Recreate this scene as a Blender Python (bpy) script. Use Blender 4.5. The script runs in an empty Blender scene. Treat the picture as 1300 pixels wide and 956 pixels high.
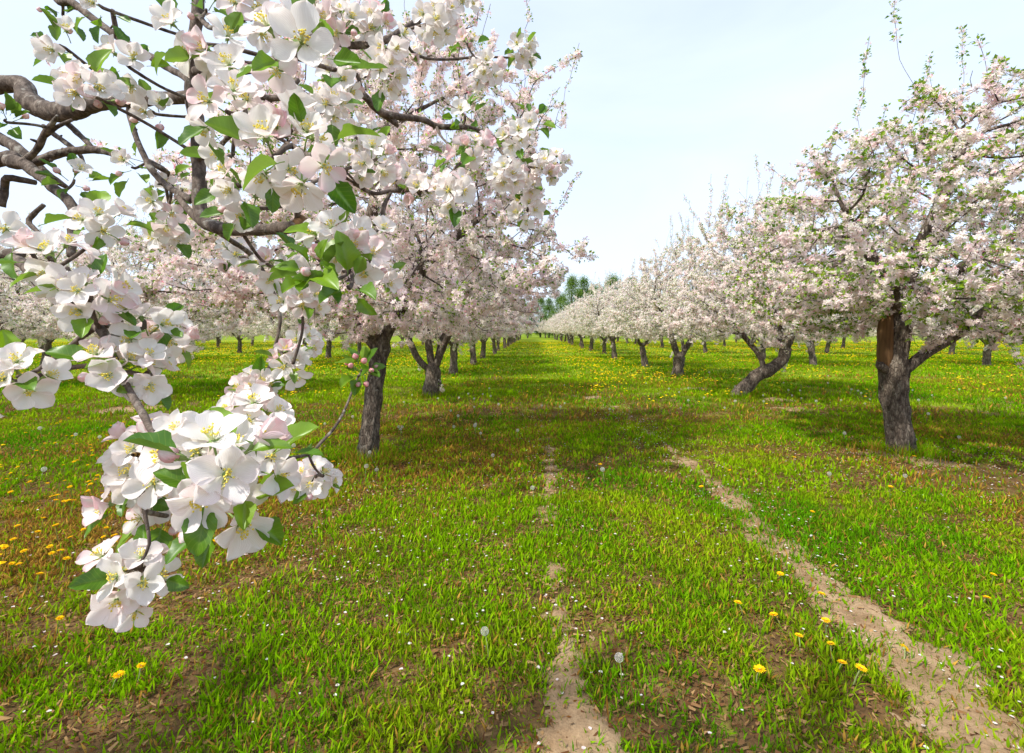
import bpy, math, random
import numpy as np
from mathutils import Vector, Matrix, noise as mnoise

SC = bpy.context.scene
COL = SC.collection
rs = np.random.RandomState
PI = math.pi
F, CX, HZ, CAMZ = 614.0, 650.0, 421.0, 1.5      # focal length (px of the 1300 px photograph), vanishing point, eye height

def P(px, py, d):
    """the point at depth d (metres in front of the lens) seen at a pixel of the photograph"""
    return np.array(((px-CX)/F*d, d, CAMZ-(py-HZ)/F*d))

# ------------------------------------------------------------------ helpers
def unit(v):
    v = np.asarray(v, float)
    return v/np.maximum(np.linalg.norm(v, axis=-1, keepdims=True), 1e-9)

def link(name, data, parent=None):
    o = bpy.data.objects.new(name, data)
    COL.objects.link(o)
    if parent is not None: o.parent = parent
    return o

def tag(o, label=None, cat=None, group=None, kind=None):
    if label: o['label'] = label
    if cat: o['category'] = cat
    if group: o['group'] = group
    if kind: o['kind'] = kind
    return o

def mesh_np(name, verts, faces, mats, col=None, smooth=False, matidx=None, uv=None):
    """faces: array (n,k), or list of such arrays"""
    fl = faces if isinstance(faces, list) else [faces]
    fl = [np.asarray(f, np.int32) for f in fl if len(f)]
    me = bpy.data.meshes.new(name)
    verts = np.asarray(verts, np.float32)
    me.vertices.add(len(verts)); me.vertices.foreach_set('co', verts.ravel())
    tot = np.concatenate([np.full(len(f), f.shape[1], np.int32) for f in fl])
    idx = np.concatenate([f.ravel() for f in fl])
    me.loops.add(len(idx)); me.loops.foreach_set('vertex_index', idx)
    me.polygons.add(len(tot))
    st = np.zeros(len(tot), np.int32); st[1:] = np.cumsum(tot)[:-1]
    me.polygons.foreach_set('loop_start', st); me.polygons.foreach_set('loop_total', tot)
    if matidx is not None: me.polygons.foreach_set('material_index', np.asarray(matidx, np.int32))
    me.polygons.foreach_set('use_smooth', np.full(len(tot), bool(smooth)))
    if col is not None:
        a = me.attributes.new('Col', 'FLOAT_COLOR', 'POINT')
        c = np.ones((len(verts), 4), np.float32); c[:, :3] = col
        a.data.foreach_set('color', c.ravel())
    if uv is not None:
        l = me.uv_layers.new(name='UVMap')
        l.data.foreach_set('uv', np.asarray(uv, np.float32)[idx].ravel())
    for m in (mats if isinstance(mats, (list, tuple)) else [mats]): me.materials.append(m)
    me.update(); me.validate()
    return me

class MB:
    """collects pieces (verts, faces, colour, material slot, uv) of ONE mesh"""
    def __init__(s): s.v=[]; s.q=[]; s.t=[]; s.c=[]; s.u=[]; s.qm=[]; s.tm=[]; s.n=0
    def add(s, v, q=None, t=None, col=(1,1,1), m=0, uv=None):
        v = np.asarray(v, float).reshape(-1, 3); n = len(v)
        s.v.append(v)
        c = np.empty((n,3)); c[:] = col; s.c.append(c)
        s.u.append(np.zeros((n,2)) if uv is None else np.asarray(uv, float))
        if q is not None and len(q): s.q.append(np.asarray(q)+s.n); s.qm += [m]*len(q)
        if t is not None and len(t): s.t.append(np.asarray(t)+s.n); s.tm += [m]*len(t)
        s.n += n
    def build(s, name, mats, smooth=True):
        f = []
        if s.q: f.append(np.concatenate(s.q))
        if s.t: f.append(np.concatenate(s.t))
        return mesh_np(name, np.concatenate(s.v), f, mats, np.concatenate(s.c), smooth, s.qm+s.tm, np.concatenate(s.u))

def catmull(pts, rad, step):
    """smooth resampling of a polyline and its radii"""
    p = np.asarray(pts, float); r = np.asarray(rad, float)
    if len(p) < 2: return p, r
    e = np.vstack([2*p[0]-p[1], p, 2*p[-1]-p[-2]])
    op, orr = [], []
    for i in range(len(p)-1):
        a, b, c, d = e[i], e[i+1], e[i+2], e[i+3]
        n = max(1, int(np.linalg.norm(c-b)/step))
        for k in range(n):
            t = k/n
            op.append(.5*((2*b)+(-a+c)*t+(2*a-5*b+4*c-d)*t*t+(-a+3*b-3*c+d)*t**3))
            orr.append(r[i]*(1-t)+r[i+1]*t)
    op.append(p[-1]); orr.append(r[-1])
    return np.array(op), np.array(orr)

def tube(mb, pts, rad, sides=8, rough=0.0, freq=20, cap=True, col=(1,1,1), m=0, seed=0, ridge=0):
    pts = np.asarray(pts, float); rad = np.asarray(rad, float); n = len(pts)
    if n < 2: return
    tan = unit(np.gradient(pts, axis=0))
    ref = np.array((0,0,1.)) if abs(tan[0][2]) < .8 else np.array((1.,0,0))
    nrm = unit(np.cross(tan[0], ref)); V = np.empty((n, sides, 3))
    ang = np.arange(sides)*2*PI/sides
    for i in range(n):
        nrm = unit(nrm - tan[i]*np.dot(nrm, tan[i])); bi = np.cross(tan[i], nrm)
        d = np.cos(ang)[:,None]*nrm + np.sin(ang)[:,None]*bi
        rr = np.full(sides, rad[i])
        if rough:
            for k in range(sides):
                q = pts[i]+d[k]*rad[i]
                f = mnoise.noise(Vector((q[0]*freq+seed, q[1]*freq, q[2]*freq*.6)))
                g = 0
                if ridge: g = ridge*(abs(mnoise.noise(Vector((d[k][0]*4+seed, d[k][1]*4, pts[i][2]*2.2))))-.25)+ridge*.6*mnoise.noise(Vector((d[k][0]*11+seed, d[k][1]*11, pts[i][2]*9)))
                rr[k] *= 1+rough*f+g
        V[i] = pts[i]+d*rr[:,None]
    i, k = np.meshgrid(np.arange(n-1), np.arange(sides), indexing='ij')
    k2 = (k+1) % sides
    q = np.stack([i*sides+k, i*sides+k2, (i+1)*sides+k2, (i+1)*sides+k], -1).reshape(-1,4)
    vv = V.reshape(-1,3); t = None
    if cap:
        vv = np.vstack([vv, pts[-1]+tan[-1]*rad[-1]*.5, pts[0]])
        e = np.arange(sides); b = (n-1)*sides
        t = np.vstack([np.stack([b+e, b+(e+1)%sides, np.full(sides, n*sides)], -1),
                       np.stack([(e+1)%sides, e, np.full(sides, n*sides+1)], -1)])
    mb.add(vv, q, t, col, m)

def vnoise(x, y, scale, seed):
    g = rs(seed).rand(256, 256)
    u, v = np.asarray(x)/scale+37.3, np.asarray(y)/scale+11.7
    i, j = np.floor(u).astype(int), np.floor(v).astype(int)
    a, b = u-i, v-j; a = a*a*(3-2*a); b = b*b*(3-2*b)
    G = lambda p, q: g[p % 256, q % 256]
    return (G(i,j)*(1-a)+G(i+1,j)*a)*(1-b)+(G(i,j+1)*(1-a)+G(i+1,j+1)*a)*b

def fnoise(x, y, scale, seed):
    return (vnoise(x,y,scale,seed)*.55+vnoise(x,y,scale*.45,seed+1)*.3+vnoise(x,y,scale*.2,seed+2)*.15)

# ------------------------------------------------------------------ materials
def mat(name):
    m = bpy.data.materials.new(name); m.use_nodes = True
    nt = m.node_tree; nt.nodes.clear()
    out = nt.nodes.new('ShaderNodeOutputMaterial')
    return m, nt, out

def N(nt, kind, **kw):
    n = nt.nodes.new(kind)
    for k, v in kw.items():
        if k in n.inputs: n.inputs[k].default_value = v
        else: setattr(n, k, v)
    return n

def ramp(nt, fac, stops):
    r = nt.nodes.new('ShaderNodeValToRGB'); e = r.color_ramp.elements
    while len(e) < len(stops): e.new(.5)
    for i, (p, c) in enumerate(stops): e[i].position = p; e[i].color = (*c, 1) if len(c) == 3 else c
    nt.links.new(fac, r.inputs[0]); return r.outputs[0]

def mixc(nt, fac, a, b, mode='MIX'):
    n = nt.nodes.new('ShaderNodeMix'); n.data_type = 'RGBA'; n.blend_type = mode
    for i, s in ((0, fac), (6, a), (7, b)):
        if hasattr(s, 'is_linked'): nt.links.new(s, n.inputs[i])
        else: n.inputs[i].default_value = s if not isinstance(s, tuple) else (*s, 1)
    return n.outputs[2]

def leafy(name, color_fn, trans=.35, gloss=.06, rough=.4, bump=None):
    m, nt, out = mat(name)
    c = color_fn(nt)
    di = N(nt, 'ShaderNodeBsdfDiffuse'); tr = N(nt, 'ShaderNodeBsdfTranslucent')
    nt.links.new(c, di.inputs[0]); nt.links.new(c, tr.inputs[0])
    mx = N(nt, 'ShaderNodeMixShader', Fac=trans); nt.links.new(di.outputs[0], mx.inputs[1]); nt.links.new(tr.outputs[0], mx.inputs[2])
    s = mx.outputs[0]
    if gloss:
        g = N(nt, 'ShaderNodeBsdfGlossy', Roughness=rough); g.inputs[0].default_value = (1,1,1,1)
        m2 = N(nt, 'ShaderNodeMixShader', Fac=gloss); nt.links.new(s, m2.inputs[1]); nt.links.new(g.outputs[0], m2.inputs[2]); s = m2.outputs[0]
        if bump is not None:
            b = bump(nt); nt.links.new(b, g.inputs['Normal']); nt.links.new(b, di.inputs['Normal'])
    nt.links.new(s, out.inputs[0])
    return m

def attr(nt): return N(nt, 'ShaderNodeAttribute', attribute_name='Col').outputs['Color']

def objco(nt, scale=(1,1,1)):
    t = N(nt, 'ShaderNodeTexCoord'); mp = N(nt, 'ShaderNodeMapping'); mp.inputs['Scale'].default_value = scale
    nt.links.new(t.outputs['Object'], mp.inputs[0]); return mp.outputs[0]

def noise(nt, vec, scale, detail=4, rough=.55):
    n = N(nt, 'ShaderNodeTexNoise', Scale=scale, Detail=detail, Roughness=rough); nt.links.new(vec, n.inputs['Vector']); return n.outputs[0]

def petal_col(nt):
    c = attr(nt)
    u = N(nt, 'ShaderNodeUVMap')
    w = N(nt, 'ShaderNodeTexWave', Scale=5.5, Distortion=2.2, Detail=2.0); w.bands_direction = 'X'
    nt.links.new(u.outputs[0], w.inputs[0])
    v = ramp(nt, w.outputs[1], [(.0, (.93,.92,.92)), (.5, (1,1,1))])
    c = mixc(nt, 1.0, c, v, 'MULTIPLY')
    geo = N(nt, 'ShaderNodeNewGeometry')                       # the outside of an apple petal is blushed
    kk = N(nt, 'ShaderNodeMath', operation='MULTIPLY'); nt.links.new(geo.outputs['Backfacing'], kk.inputs[0]); kk.inputs[1].default_value = .4
    return mixc(nt, kk.outputs[0], c, (.92,.72,.72))
def petal_bump(nt):
    u = N(nt, 'ShaderNodeUVMap')
    w = N(nt, 'ShaderNodeTexWave', Scale=5.5, Distortion=2.2, Detail=2.0); w.bands_direction = 'X'
    nt.links.new(u.outputs[0], w.inputs[0])
    b = N(nt, 'ShaderNodeBump', Strength=.25, Distance=.0006); nt.links.new(w.outputs[1], b.inputs['Height']); return b.outputs[0]
M_PETAL = leafy('petal', petal_col, .42, .04, .45, petal_bump)
M_PETALFAR = leafy('blossom_petals', attr, .5, 0)

def leaf_col(nt):
    c = attr(nt)
    u = N(nt, 'ShaderNodeUVMap')
    s = N(nt, 'ShaderNodeSeparateXYZ'); nt.links.new(u.outputs[0], s.inputs[0])
    ab = N(nt, 'ShaderNodeMath', operation='ABSOLUTE'); nt.links.new(s.outputs[0], ab.inputs[0])
    mid = ramp(nt, ab.outputs[0], [(0.0, (1,1,1)), (.09, (0,0,0))])
    # side veins: bands of v - .6|u|
    mu = N(nt, 'ShaderNodeMath', operation='MULTIPLY_ADD'); nt.links.new(ab.outputs[0], mu.inputs[0]); mu.inputs[1].default_value = -.28; nt.links.new(s.outputs[1], mu.inputs[2])
    m9 = N(nt, 'ShaderNodeMath', operation='MULTIPLY'); nt.links.new(mu.outputs[0], m9.inputs[0]); m9.inputs[1].default_value = 48.0
    sn = N(nt, 'ShaderNodeMath', operation='SINE'); nt.links.new(m9.outputs[0], sn.inputs[0])
    vein = ramp(nt, sn.outputs[0], [(.82, (0,0,0)), (1, (1,1,1))])
    mx = N(nt, 'ShaderNodeMath', operation='MAXIMUM'); nt.links.new(mid, mx.inputs[0]); nt.links.new(vein, mx.inputs[1])
    k = N(nt, 'ShaderNodeMath', operation='MULTIPLY'); nt.links.new(mx.outputs[0], k.inputs[0]); k.inputs[1].default_value = .35
    c2 = mixc(nt, k.outputs[0], c, (.24,.36,.04))
    geo = N(nt, 'ShaderNodeNewGeometry')                       # apple leaves are paler and greyer underneath
    kk = N(nt, 'ShaderNodeMath', operation='MULTIPLY'); nt.links.new(geo.outputs['Backfacing'], kk.inputs[0]); kk.inputs[1].default_value = .45
    return mixc(nt, kk.outputs[0], c2, (.19,.30,.06))
M_LEAF = leafy('leaf_blade', leaf_col, .45, .035, .4)
M_LEAFFAR = leafy('crown_leaves', attr, .45, .04, .4)
M_GRASS = leafy('grass_blades', attr, .42, 0)
M_LITTER = leafy('dry_litter', attr, .1, 0)

def simple(name, c, rough=.6, var=.15, scale=40, spec=.3):
    m, nt, out = mat(name)
    b = N(nt, 'ShaderNodeBsdfPrincipled', Roughness=rough); b.inputs['Specular IOR Level'].default_value = spec
    n = noise(nt, objco(nt), scale)
    lo = tuple(x*(1-var) for x in c); hi = tuple(min(1, x*(1+var)) for x in c)
    nt.links.new(ramp(nt, n, [(.3, lo), (.7, hi)]), b.inputs['Base Color'])
    nt.links.new(b.outputs[0], out.inputs[0]); return m
M_STAMEN = simple('stamen_yellow', (.80,.66,.10), .7)
M_FILA = simple('filament_cream', (.75,.78,.45), .7)
M_SEPAL = simple('sepal_green', (.20,.30,.08), .6)
M_YELLOW = leafy('dandelion_yellow', attr, .2, 0)
M_STEM = simple('stem_green', (.22,.26,.10), .6)

def bark(name, dark, mid, light, sc, bumpd, stretch=.35, lichen=(.34,.33,.27), lich=.62, ck=.4):
    m, nt, out = mat(name)
    v = objco(nt, (1,1,stretch)); v1 = objco(nt)
    n1 = noise(nt, v, sc, 6, .65)
    vo = N(nt, 'ShaderNodeTexVoronoi', Scale=sc*1.3); vo.feature = 'DISTANCE_TO_EDGE'
    # warp the crack cells
    wv = N(nt, 'ShaderNodeTexNoise', Scale=sc*.7, Detail=3.0); nt.links.new(v, wv.inputs['Vector'])
    va = N(nt, 'ShaderNodeVectorMath', operation='MULTIPLY_ADD'); nt.links.new(wv.outputs[1], va.inputs[0]); va.inputs[1].default_value = (.9/sc,)*3; nt.links.new(v, va.inputs[2])
    nt.links.new(va.outputs[0], vo.inputs['Vector'])
    c = ramp(nt, n1, [(.28, dark), (.5, mid), (.72, light)])
    crack = ramp(nt, vo.outputs[0], [(0, (.25,.25,.25)), (.16, (1,1,1))])
    c = mixc(nt, ck, c, crack, 'MULTIPLY')
    n2 = noise(nt, v1, sc*.5, 5, .7)
    lm = ramp(nt, n2, [(lich, (0,0,0)), (lich+.1, (1,1,1))])
    k = N(nt, 'ShaderNodeMath', operation='MULTIPLY'); nt.links.new(lm, k.inputs[0]); k.inputs[1].default_value = .6
    c = mixc(nt, k.outputs[0], c, lichen)
    b = N(nt, 'ShaderNodeBsdfPrincipled', Roughness=.85); b.inputs['Specular IOR Level'].default_value = .2
    nt.links.new(c, b.inputs['Base Color'])
    ad = N(nt, 'ShaderNodeMath', operation='MULTIPLY_ADD'); nt.links.new(crack, ad.inputs[0]); ad.inputs[1].default_value = ck*.7; nt.links.new(n1, ad.inputs[2])
    bp = N(nt, 'ShaderNodeBump', Strength=.9, Distance=bumpd); nt.links.new(ad.outputs[0], bp.inputs['Height']); nt.links.new(bp.outputs[0], b.inputs['Normal'])
    nt.links.new(b.outputs[0], out.inputs[0]); return m
M_BARK = bark('old_bark', (.035,.026,.020), (.125,.095,.072), (.32,.27,.21), 24, .02, .4, (.42,.40,.32), .60, .6)
M_BARKTWIG = bark('branch_bark', (.040,.031,.026), (.115,.088,.070), (.27,.22,.18), 105, .0028, .5, (.36,.35,.30), .57, .25)
M_BARKCUT = bark('bare_wood', (.07,.038,.018), (.15,.08,.034), (.23,.13,.06), 11, .006, .08, (.3,.2,.1), .8)

# ------------------------------------------------------------------ camera, sun, sky
cam = bpy.data.cameras.new('camera'); co = link('camera', cam); co.location = (0,0,CAMZ); co.rotation_euler = (PI/2,0,0)
cam.sensor_width = 36; cam.sensor_fit = 'HORIZONTAL'; cam.lens = F/1300*36
cam.shift_y = -(478-HZ)/1300; cam.clip_start = .02; cam.clip_end = 2000
SC.camera = co
EL, AZ = math.radians(48), math.radians(-128)        # sun height; direction clockwise from +Y
sd = Vector((math.sin(AZ)*math.cos(EL), math.cos(AZ)*math.cos(EL), math.sin(EL)))
sun = bpy.data.lights.new('sun', 'SUN'); sun.energy = 3.8; sun.angle = math.radians(2.5); sun.color = (1,.955,.88)
so = link('sun', sun); so.rotation_euler = sd.to_track_quat('Z','Y').to_euler(); so.location = (-20,10,30)
w = bpy.data.worlds.new('World'); SC.world = w; w.use_nodes = True
nt = w.node_tree; nt.nodes.clear()
wo = nt.nodes.new('ShaderNodeOutputWorld'); bg = N(nt, 'ShaderNodeBackground', Strength=.15)
sky = nt.nodes.new('ShaderNodeTexSky'); sky.sky_type = 'NISHITA'; sky.sun_disc = False
sky.sun_elevation = EL; sky.sun_rotation = AZ % (2*PI); sky.air_density = 1.0; sky.dust_density = 1.6; sky.ozone_density = 1.2
tc = N(nt, 'ShaderNodeTexCoord'); mp = N(nt, 'ShaderNodeMapping'); mp.inputs['Scale'].default_value = (1,1,2.6)
nt.links.new(tc.outputs['Generated'], mp.inputs[0])
cn = N(nt, 'ShaderNodeTexNoise', Scale=1.7, Detail=7.0, Roughness=.52, Distortion=.5); nt.links.new(mp.outputs[0], cn.inputs['Vector'])
cf = ramp(nt, cn.outputs[0], [(.28, (.60,)*3), (.72, (.85,)*3)])
cloud = mixc(nt, cf, sky.outputs[0], (4.5,5.05,6.2))
nt.links.new(cloud, bg.inputs[0]); nt.links.new(bg.outputs[0], wo.inputs[0])
SC.view_settings.view_transform = 'Standard'; SC.view_settings.look = 'None'; SC.view_settings.exposure = 0.66
SC.view_settings.gamma = 1; SC.view_settings.use_curve_mapping = False
SC.cycles.max_bounces = 12; SC.cycles.diffuse_bounces = 10; SC.cycles.glossy_bounces = 2; SC.cycles.transmission_bounces = 5; SC.cycles.transparent_max_bounces = 4
SC.cycles.use_denoising = True

# ------------------------------------------------------------------ blossom, bud and leaf shapes of the near branches
WHITE, PINK = np.array((.93,.915,.87)), np.array((.90,.52,.58))

def petal(mb, rg, L, W, az, open_, pinkness, m=0):
    nu, nv = 7, 10
    u = np.linspace(-1,1,nu); v = np.array([0,.10,.24,.40,.55,.69,.81,.90,.96,1.0])
    U, Vv = np.meshgrid(u, v)
    wid = rg.uniform(.50,.64)
    prof = np.interp(Vv, [0,.10,.24,.40,wid,.74,.84,.92,.97,1], [.13,.18,.44,.78,1.0,.95,.80,.57,.34,.03])
    tip = 1-.03*np.abs(U)**2*(Vv>.8)
    x = U*prof*W*.5
    y = Vv*L*tip
    cup = rg.uniform(.2,.6); curl = rg.uniform(-.5,.35)
    z = (cup*(U**2)*prof*W*.6 + curl*L*(Vv-.3)**2*(Vv>.3) + .035*L*np.sin(U*4+rg.uniform(0,6))*Vv + .03*L*np.sin(Vv*9+U*2+rg.uniform(0,6))*np.abs(U))
    a = open_+rg.uniform(-.16,.16)                     # lift above the flower's own plane
    # bend: base rises, blade spreads outward
    yy = y*np.cos(a)-z*np.sin(a); zz = y*np.sin(a)+z*np.cos(a)
    tw = rg.uniform(-.22,.22); xx = x*np.cos(tw)-zz*0; zz = zz+x*np.sin(tw)
    r0 = .0022
    yy = yy+r0
    ca, sa = np.cos(az), np.sin(az)
    X = xx*ca-yy*sa; Y = xx*sa+yy*ca
    p = pinkness*np.clip(.25+.75*(np.abs(U)**1.5*.6+Vv**2*.6)+rg.uniform(-.3,.3)+.3*np.sin(U*2.5+rg.uniform(0,6)), 0, 1)
    c = WHITE*(1-p[...,None])+PINK*p[...,None]
    g = np.clip(1-Vv*5, 0, 1)[...,None]*.5
    c = c*(1-g)+np.array((.72,.80,.42))*g
    i, j = np.meshgrid(np.arange(nv-1), np.arange(nu-1), indexing='ij')
    q = np.stack([i*nu+j, i*nu+j+1, (i+1)*nu+j+1, (i+1)*nu+j], -1).reshape(-1,4)
    mb.add(np.stack([X,Y,zz],-1).reshape(-1,3), q, None, c.reshape(-1,3), m, np.stack([U*.5+.5,Vv*.3],-1).reshape(-1,2))

def blossom_mesh(seed, half=False):
    rg = rs(seed); mb = MB()
    op = rg.uniform(.25,.85) if not half else rg.uniform(.85,1.15)
    pk = rg.choice([.08,.2,.34,.55], p=[.35,.35,.2,.1]) if not half else rg.uniform(.5,.9)
    a0 = rg.uniform(0,6)
    for k in range(5):
        petal(mb, rg, rg.uniform(.0225,.0275), rg.uniform(.0175,.0225), a0+k*2*PI/5+rg.uniform(-.14,.14), op, min(1, pk*rg.uniform(.4,1.5)))
    for k in range(22):                                   # stamens
        a = rg.uniform(0,2*PI); t = rg.uniform(.12,.75); h = rg.uniform(.007,.0115)
        e = np.array((math.cos(a)*math.sin(t)*h, math.sin(a)*math.sin(t)*h, .002+math.cos(t)*h))
        tube(mb, [(e[0]*.15,e[1]*.15,.001), e*.6, e], [.00028,.00025,.00022], 4, cap=False, m=2)
        r = .00105
        oc = np.array([(1,0,0),(-1,0,0),(0,1,0),(0,-1,0),(0,0,1.2),(0,0,-1.2)])*r+e
        mb.add(oc, None, [(0,2,4),(2,1,4),(1,3,4),(3,0,4),(2,0,5),(1,2,5),(3,1,5),(0,3,5)], m=1)
    tube(mb, [(0,0,-.0065),(0,0,-.003),(0,0,.001)], [.0012,.0028,.0022], 7, m=3)      # calyx
    for k in range(5):
        a = a0+(k+.5)*2*PI/5; ca, sa = math.cos(a), math.sin(a)
        mb.add([(ca*.002-sa*.002,sa*.002+ca*.002,-.001),(ca*.002+sa*.002,sa*.002-ca*.002,-.001),(ca*.0085,sa*.0085,-.0035)], None, [(0,1,2)], m=3)
    bx, by = rg.uniform(-.004,.004,2)
    tube(mb, [(bx,by,-.028),(bx*.6,by*.6,-.016),(0,0,-.006)], [.0009,.0008,.0010], 5, m=3)   # pedicel
    return mb.build('blossom', [M_PETAL, M_STAMEN, M_FILA, M_SEPAL])

def bud_mesh(seed, red=False):
    rg = rs(seed); mb = MB(); s = rg.uniform(.8,1.25)*(.9 if red else 1.0)
    nu, nv = 10, 8
    th = np.linspace(0,2*PI,nu,endpoint=False); v = np.linspace(.02,.98,nv)
    T, Vv = np.meshgrid(th, v)
    r = .0062*s*np.sin(Vv*PI)**.75*(1+.09*np.sin(T*2.5+Vv*5))
    z = (Vv-.1)*.0155*s
    p = np.clip((.85 if red else .55)+.25*np.sin(T*2.5+Vv*5)-.25*Vv, 0, 1)[...,None]
    c = WHITE*(1-p)+(np.array((.80,.16,.22)) if red else np.array((.85,.26,.34)))*p
    i, j = np.meshgrid(np.arange(nv-1), np.arange(nu), indexing='ij'); j2 = (j+1)%nu
    q = np.stack([i*nu+j, i*nu+j2, (i+1)*nu+j2, (i+1)*nu+j], -1).reshape(-1,4)
    mb.add(np.stack([r*np.cos(T), r*np.sin(T), z],-1).reshape(-1,3), q, None, c.reshape(-1,3), 0, np.stack([T/6.3,Vv*.3],-1).reshape(-1,2))
    mb.add([(math.cos(a)*.0013,math.sin(a)*.0013,.0138*s) for a in th], None, [(0,k,k+1) for k in range(1,nu-1)], col=(.84,.40,.46))
    tube(mb, [(0,0,-.006*s),(0,0,-.002*s),(0,0,.002*s)], [.001,.0026*s,.003*s], 7, m=1)
    for k in range(5):
        a = k*2*PI/5; ca, sa = math.cos(a), math.sin(a)
        mb.add([(ca*.0045*s-sa*.0015,sa*.0045*s+ca*.0015,.001),(ca*.0045*s+sa*.0015,sa*.0045*s-ca*.0015,.001),(ca*.0068*s,sa*.0068*s,.0075*s)], None, [(0,1,2)], m=1)
    tube(mb, [(.002,.001,-.024),(.001,0,-.012),(0,0,-.005)], [.0008,.0007,.001], 5, m=1)
    return mb.build('bud', [M_PETAL, M_SEPAL])

def leaf_mesh(seed):
    rg = rs(seed); mb = MB(); L = rg.uniform(.034,.056); W = L*rg.uniform(.58,.72)
    nu, nv = 9, 14
    u = np.linspace(-1,1,nu); v = np.linspace(0,1,nv); U, Vv = np.meshgrid(u, v)
    prof = np.interp(Vv, [0,.1,.3,.5,.7,.85,.95,1], [.06,.55,.96,1,.84,.55,.24,.0])
    serr = 1+.06*np.sign(np.sin(Vv*70))*(np.abs(U)>.9)
    x = U*prof*W*.5*serr; y = Vv*L
    fold = rg.uniform(.35,1.0); bend = rg.uniform(-.2,.55)
    z = fold*np.abs(x)-bend*L*Vv**2+.025*L*np.sin(Vv*13+rg.uniform(0,6)+U*1.5)*np.abs(U)+.006*L*np.sin(Vv*48)*np.abs(U)
    g = rg.uniform(0,1)
    c = np.array((.07,.19,.006))*(1-g)+np.array((.22,.38,.012))*g
    cc = np.empty(U.shape+(3,)); cc[:] = c
    cc *= (1+.12*np.sin(Vv*7+U*3+rg.uniform(0,6)))[...,None]
    i, j = np.meshgrid(np.arange(nv-1), np.arange(nu-1), indexing='ij')
    q = np.stack([i*nu+j, i*nu+j+1, (i+1)*nu+j+1, (i+1)*nu+j], -1).reshape(-1,4)
    mb.add(np.stack([x,y+.010,z],-1).reshape(-1,3), q, None, cc.reshape(-1,3), 0, np.stack([U,Vv],-1).reshape(-1,2))
    tube(mb, [(0,0,0),(0,.006,.0006),(0,.013,0)], [.0008,.0007,.0007], 5, m=1)
    return mb.build('leaf', [M_LEAF, M_SEPAL])

OPEN = [blossom_mesh(100+i) for i in range(14)]
HALF = [blossom_mesh(200+i, True) for i in range(4)]
BUDS = [bud_mesh(300+i) for i in range(4)]
REDB = [bud_mesh(340+i, True) for i in range(3)]
LEAV = [leaf_mesh(400+i) for i in range(9)]

def frame(n, rg):
    """matrix with z along n and a random spin"""
    n = unit(n); a = unit(np.cross(n, rg.normal(size=3))); b = np.cross(n, a)
    return Matrix(((a[0],b[0],n[0]),(a[1],b[1],n[1]),(a[2],b[2],n[2]))).to_4x4()

def leafframe(d, up):
    """matrix with y along d and z as near to up as it goes"""
    d = unit(d); x = unit(np.cross(d, up)); z = np.cross(x, d)
    return Matrix(((x[0],d[0],z[0]),(x[1],d[1],z[1]),(x[2],d[2],z[2]))).to_4x4()

# ------------------------------------------------------------------ tree generator (branches grow toward points scattered through the crown)
def colonize(nodes, par, limb, att, step=.15, infl=.9, kill=.22, iters=90, rg=None, droop=0.0):
    pos = [np.array(p, float) for p in nodes]; par = list(par); limb = list(limb)
    A = np.array(att); best = np.full(len(A), 1e9); bi = np.zeros(len(A), int); done = 0
    for it in range(iters):
        for k in range(done, len(pos)):
            if limb[k] < 0: continue
            d = np.linalg.norm(A-pos[k], axis=1); m = d < best; best[m] = d[m]; bi[m] = k
        done = len(pos)
        keep = best > kill
        A, best, bi = A[keep], best[keep], bi[keep]
        if len(A) == 0: break
        act = best < max(infl, best.min()*1.1)
        ks = np.unique(bi[act]); new = []
        for k in ks:
            dirv = unit(A[act & (bi == k)]-pos[k]).sum(0)
            dirv = unit(dirv)+rg.normal(size=3)*.16
            if par[k] >= 0: dirv = dirv+unit(pos[k]-pos[par[k]])*.35
            q = pos[k]+unit(dirv)*step
            new.append((q, k))
        if not new: break
        for q, k in new: pos.append(q); par.append(k); limb.append(limb[k])
    return np.array(pos), np.array(par), np.array(limb)

def flowers_np(cen, nrm, size, pink, rg, bud):
    """simple five-petal cups, one per row: verts, quads, colours"""
    n = len(cen); nrm = unit(nrm)
    a = unit(np.cross(nrm, rg.normal(size=(n,3)))); b = np.cross(nrm, a)
    lv = []
    for k in range(5):
        t = k*2*PI/5
        for da, r, z in ((-.42,.68,.26),(0,1.0,.42),(.42,.68,.26)):
            lv.append((math.cos(t+da)*r, math.sin(t+da)*r, z))
    lv = np.array([(0,0,0)]+lv)                        # 16 verts
    L = np.repeat(lv[None], n, 0)
    L = L+rg.normal(size=L.shape)*.09
    s = size.copy()
    L[..., :2] *= np.where(bud, .38, 1.0)[:,None,None]; L[..., 2] *= np.where(bud, 1.7, rg.uniform(.2,1.5,n))[:,None]
    L *= s[:,None,None]
    V = cen[:,None]+L[...,0:1]*a[:,None]+L[...,1:2]*b[:,None]+L[...,2:3]*nrm[:,None]
    q = np.array([(0,1+3*k,2+3*k,3+3*k) for k in range(5)])
    Q = (np.arange(n)*16)[:,None,None]+q[None]
    c = np.empty((n,16,3)); w0 = np.array((.96,.945,.92)); pk = np.array((.93,.60,.74))
    c[:] = (w0*(1-pink[:,None])+pk*pink[:,None])[:,None]
    c[:,0] = np.array((.86,.82,.62))
    c *= rg.uniform(.93,1.04,(n,16,1))
    c[bud] = np.array((.84,.36,.44))
    return V.reshape(-1,3), Q.reshape(-1,4), np.clip(c.reshape(-1,3),0,1)

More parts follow.
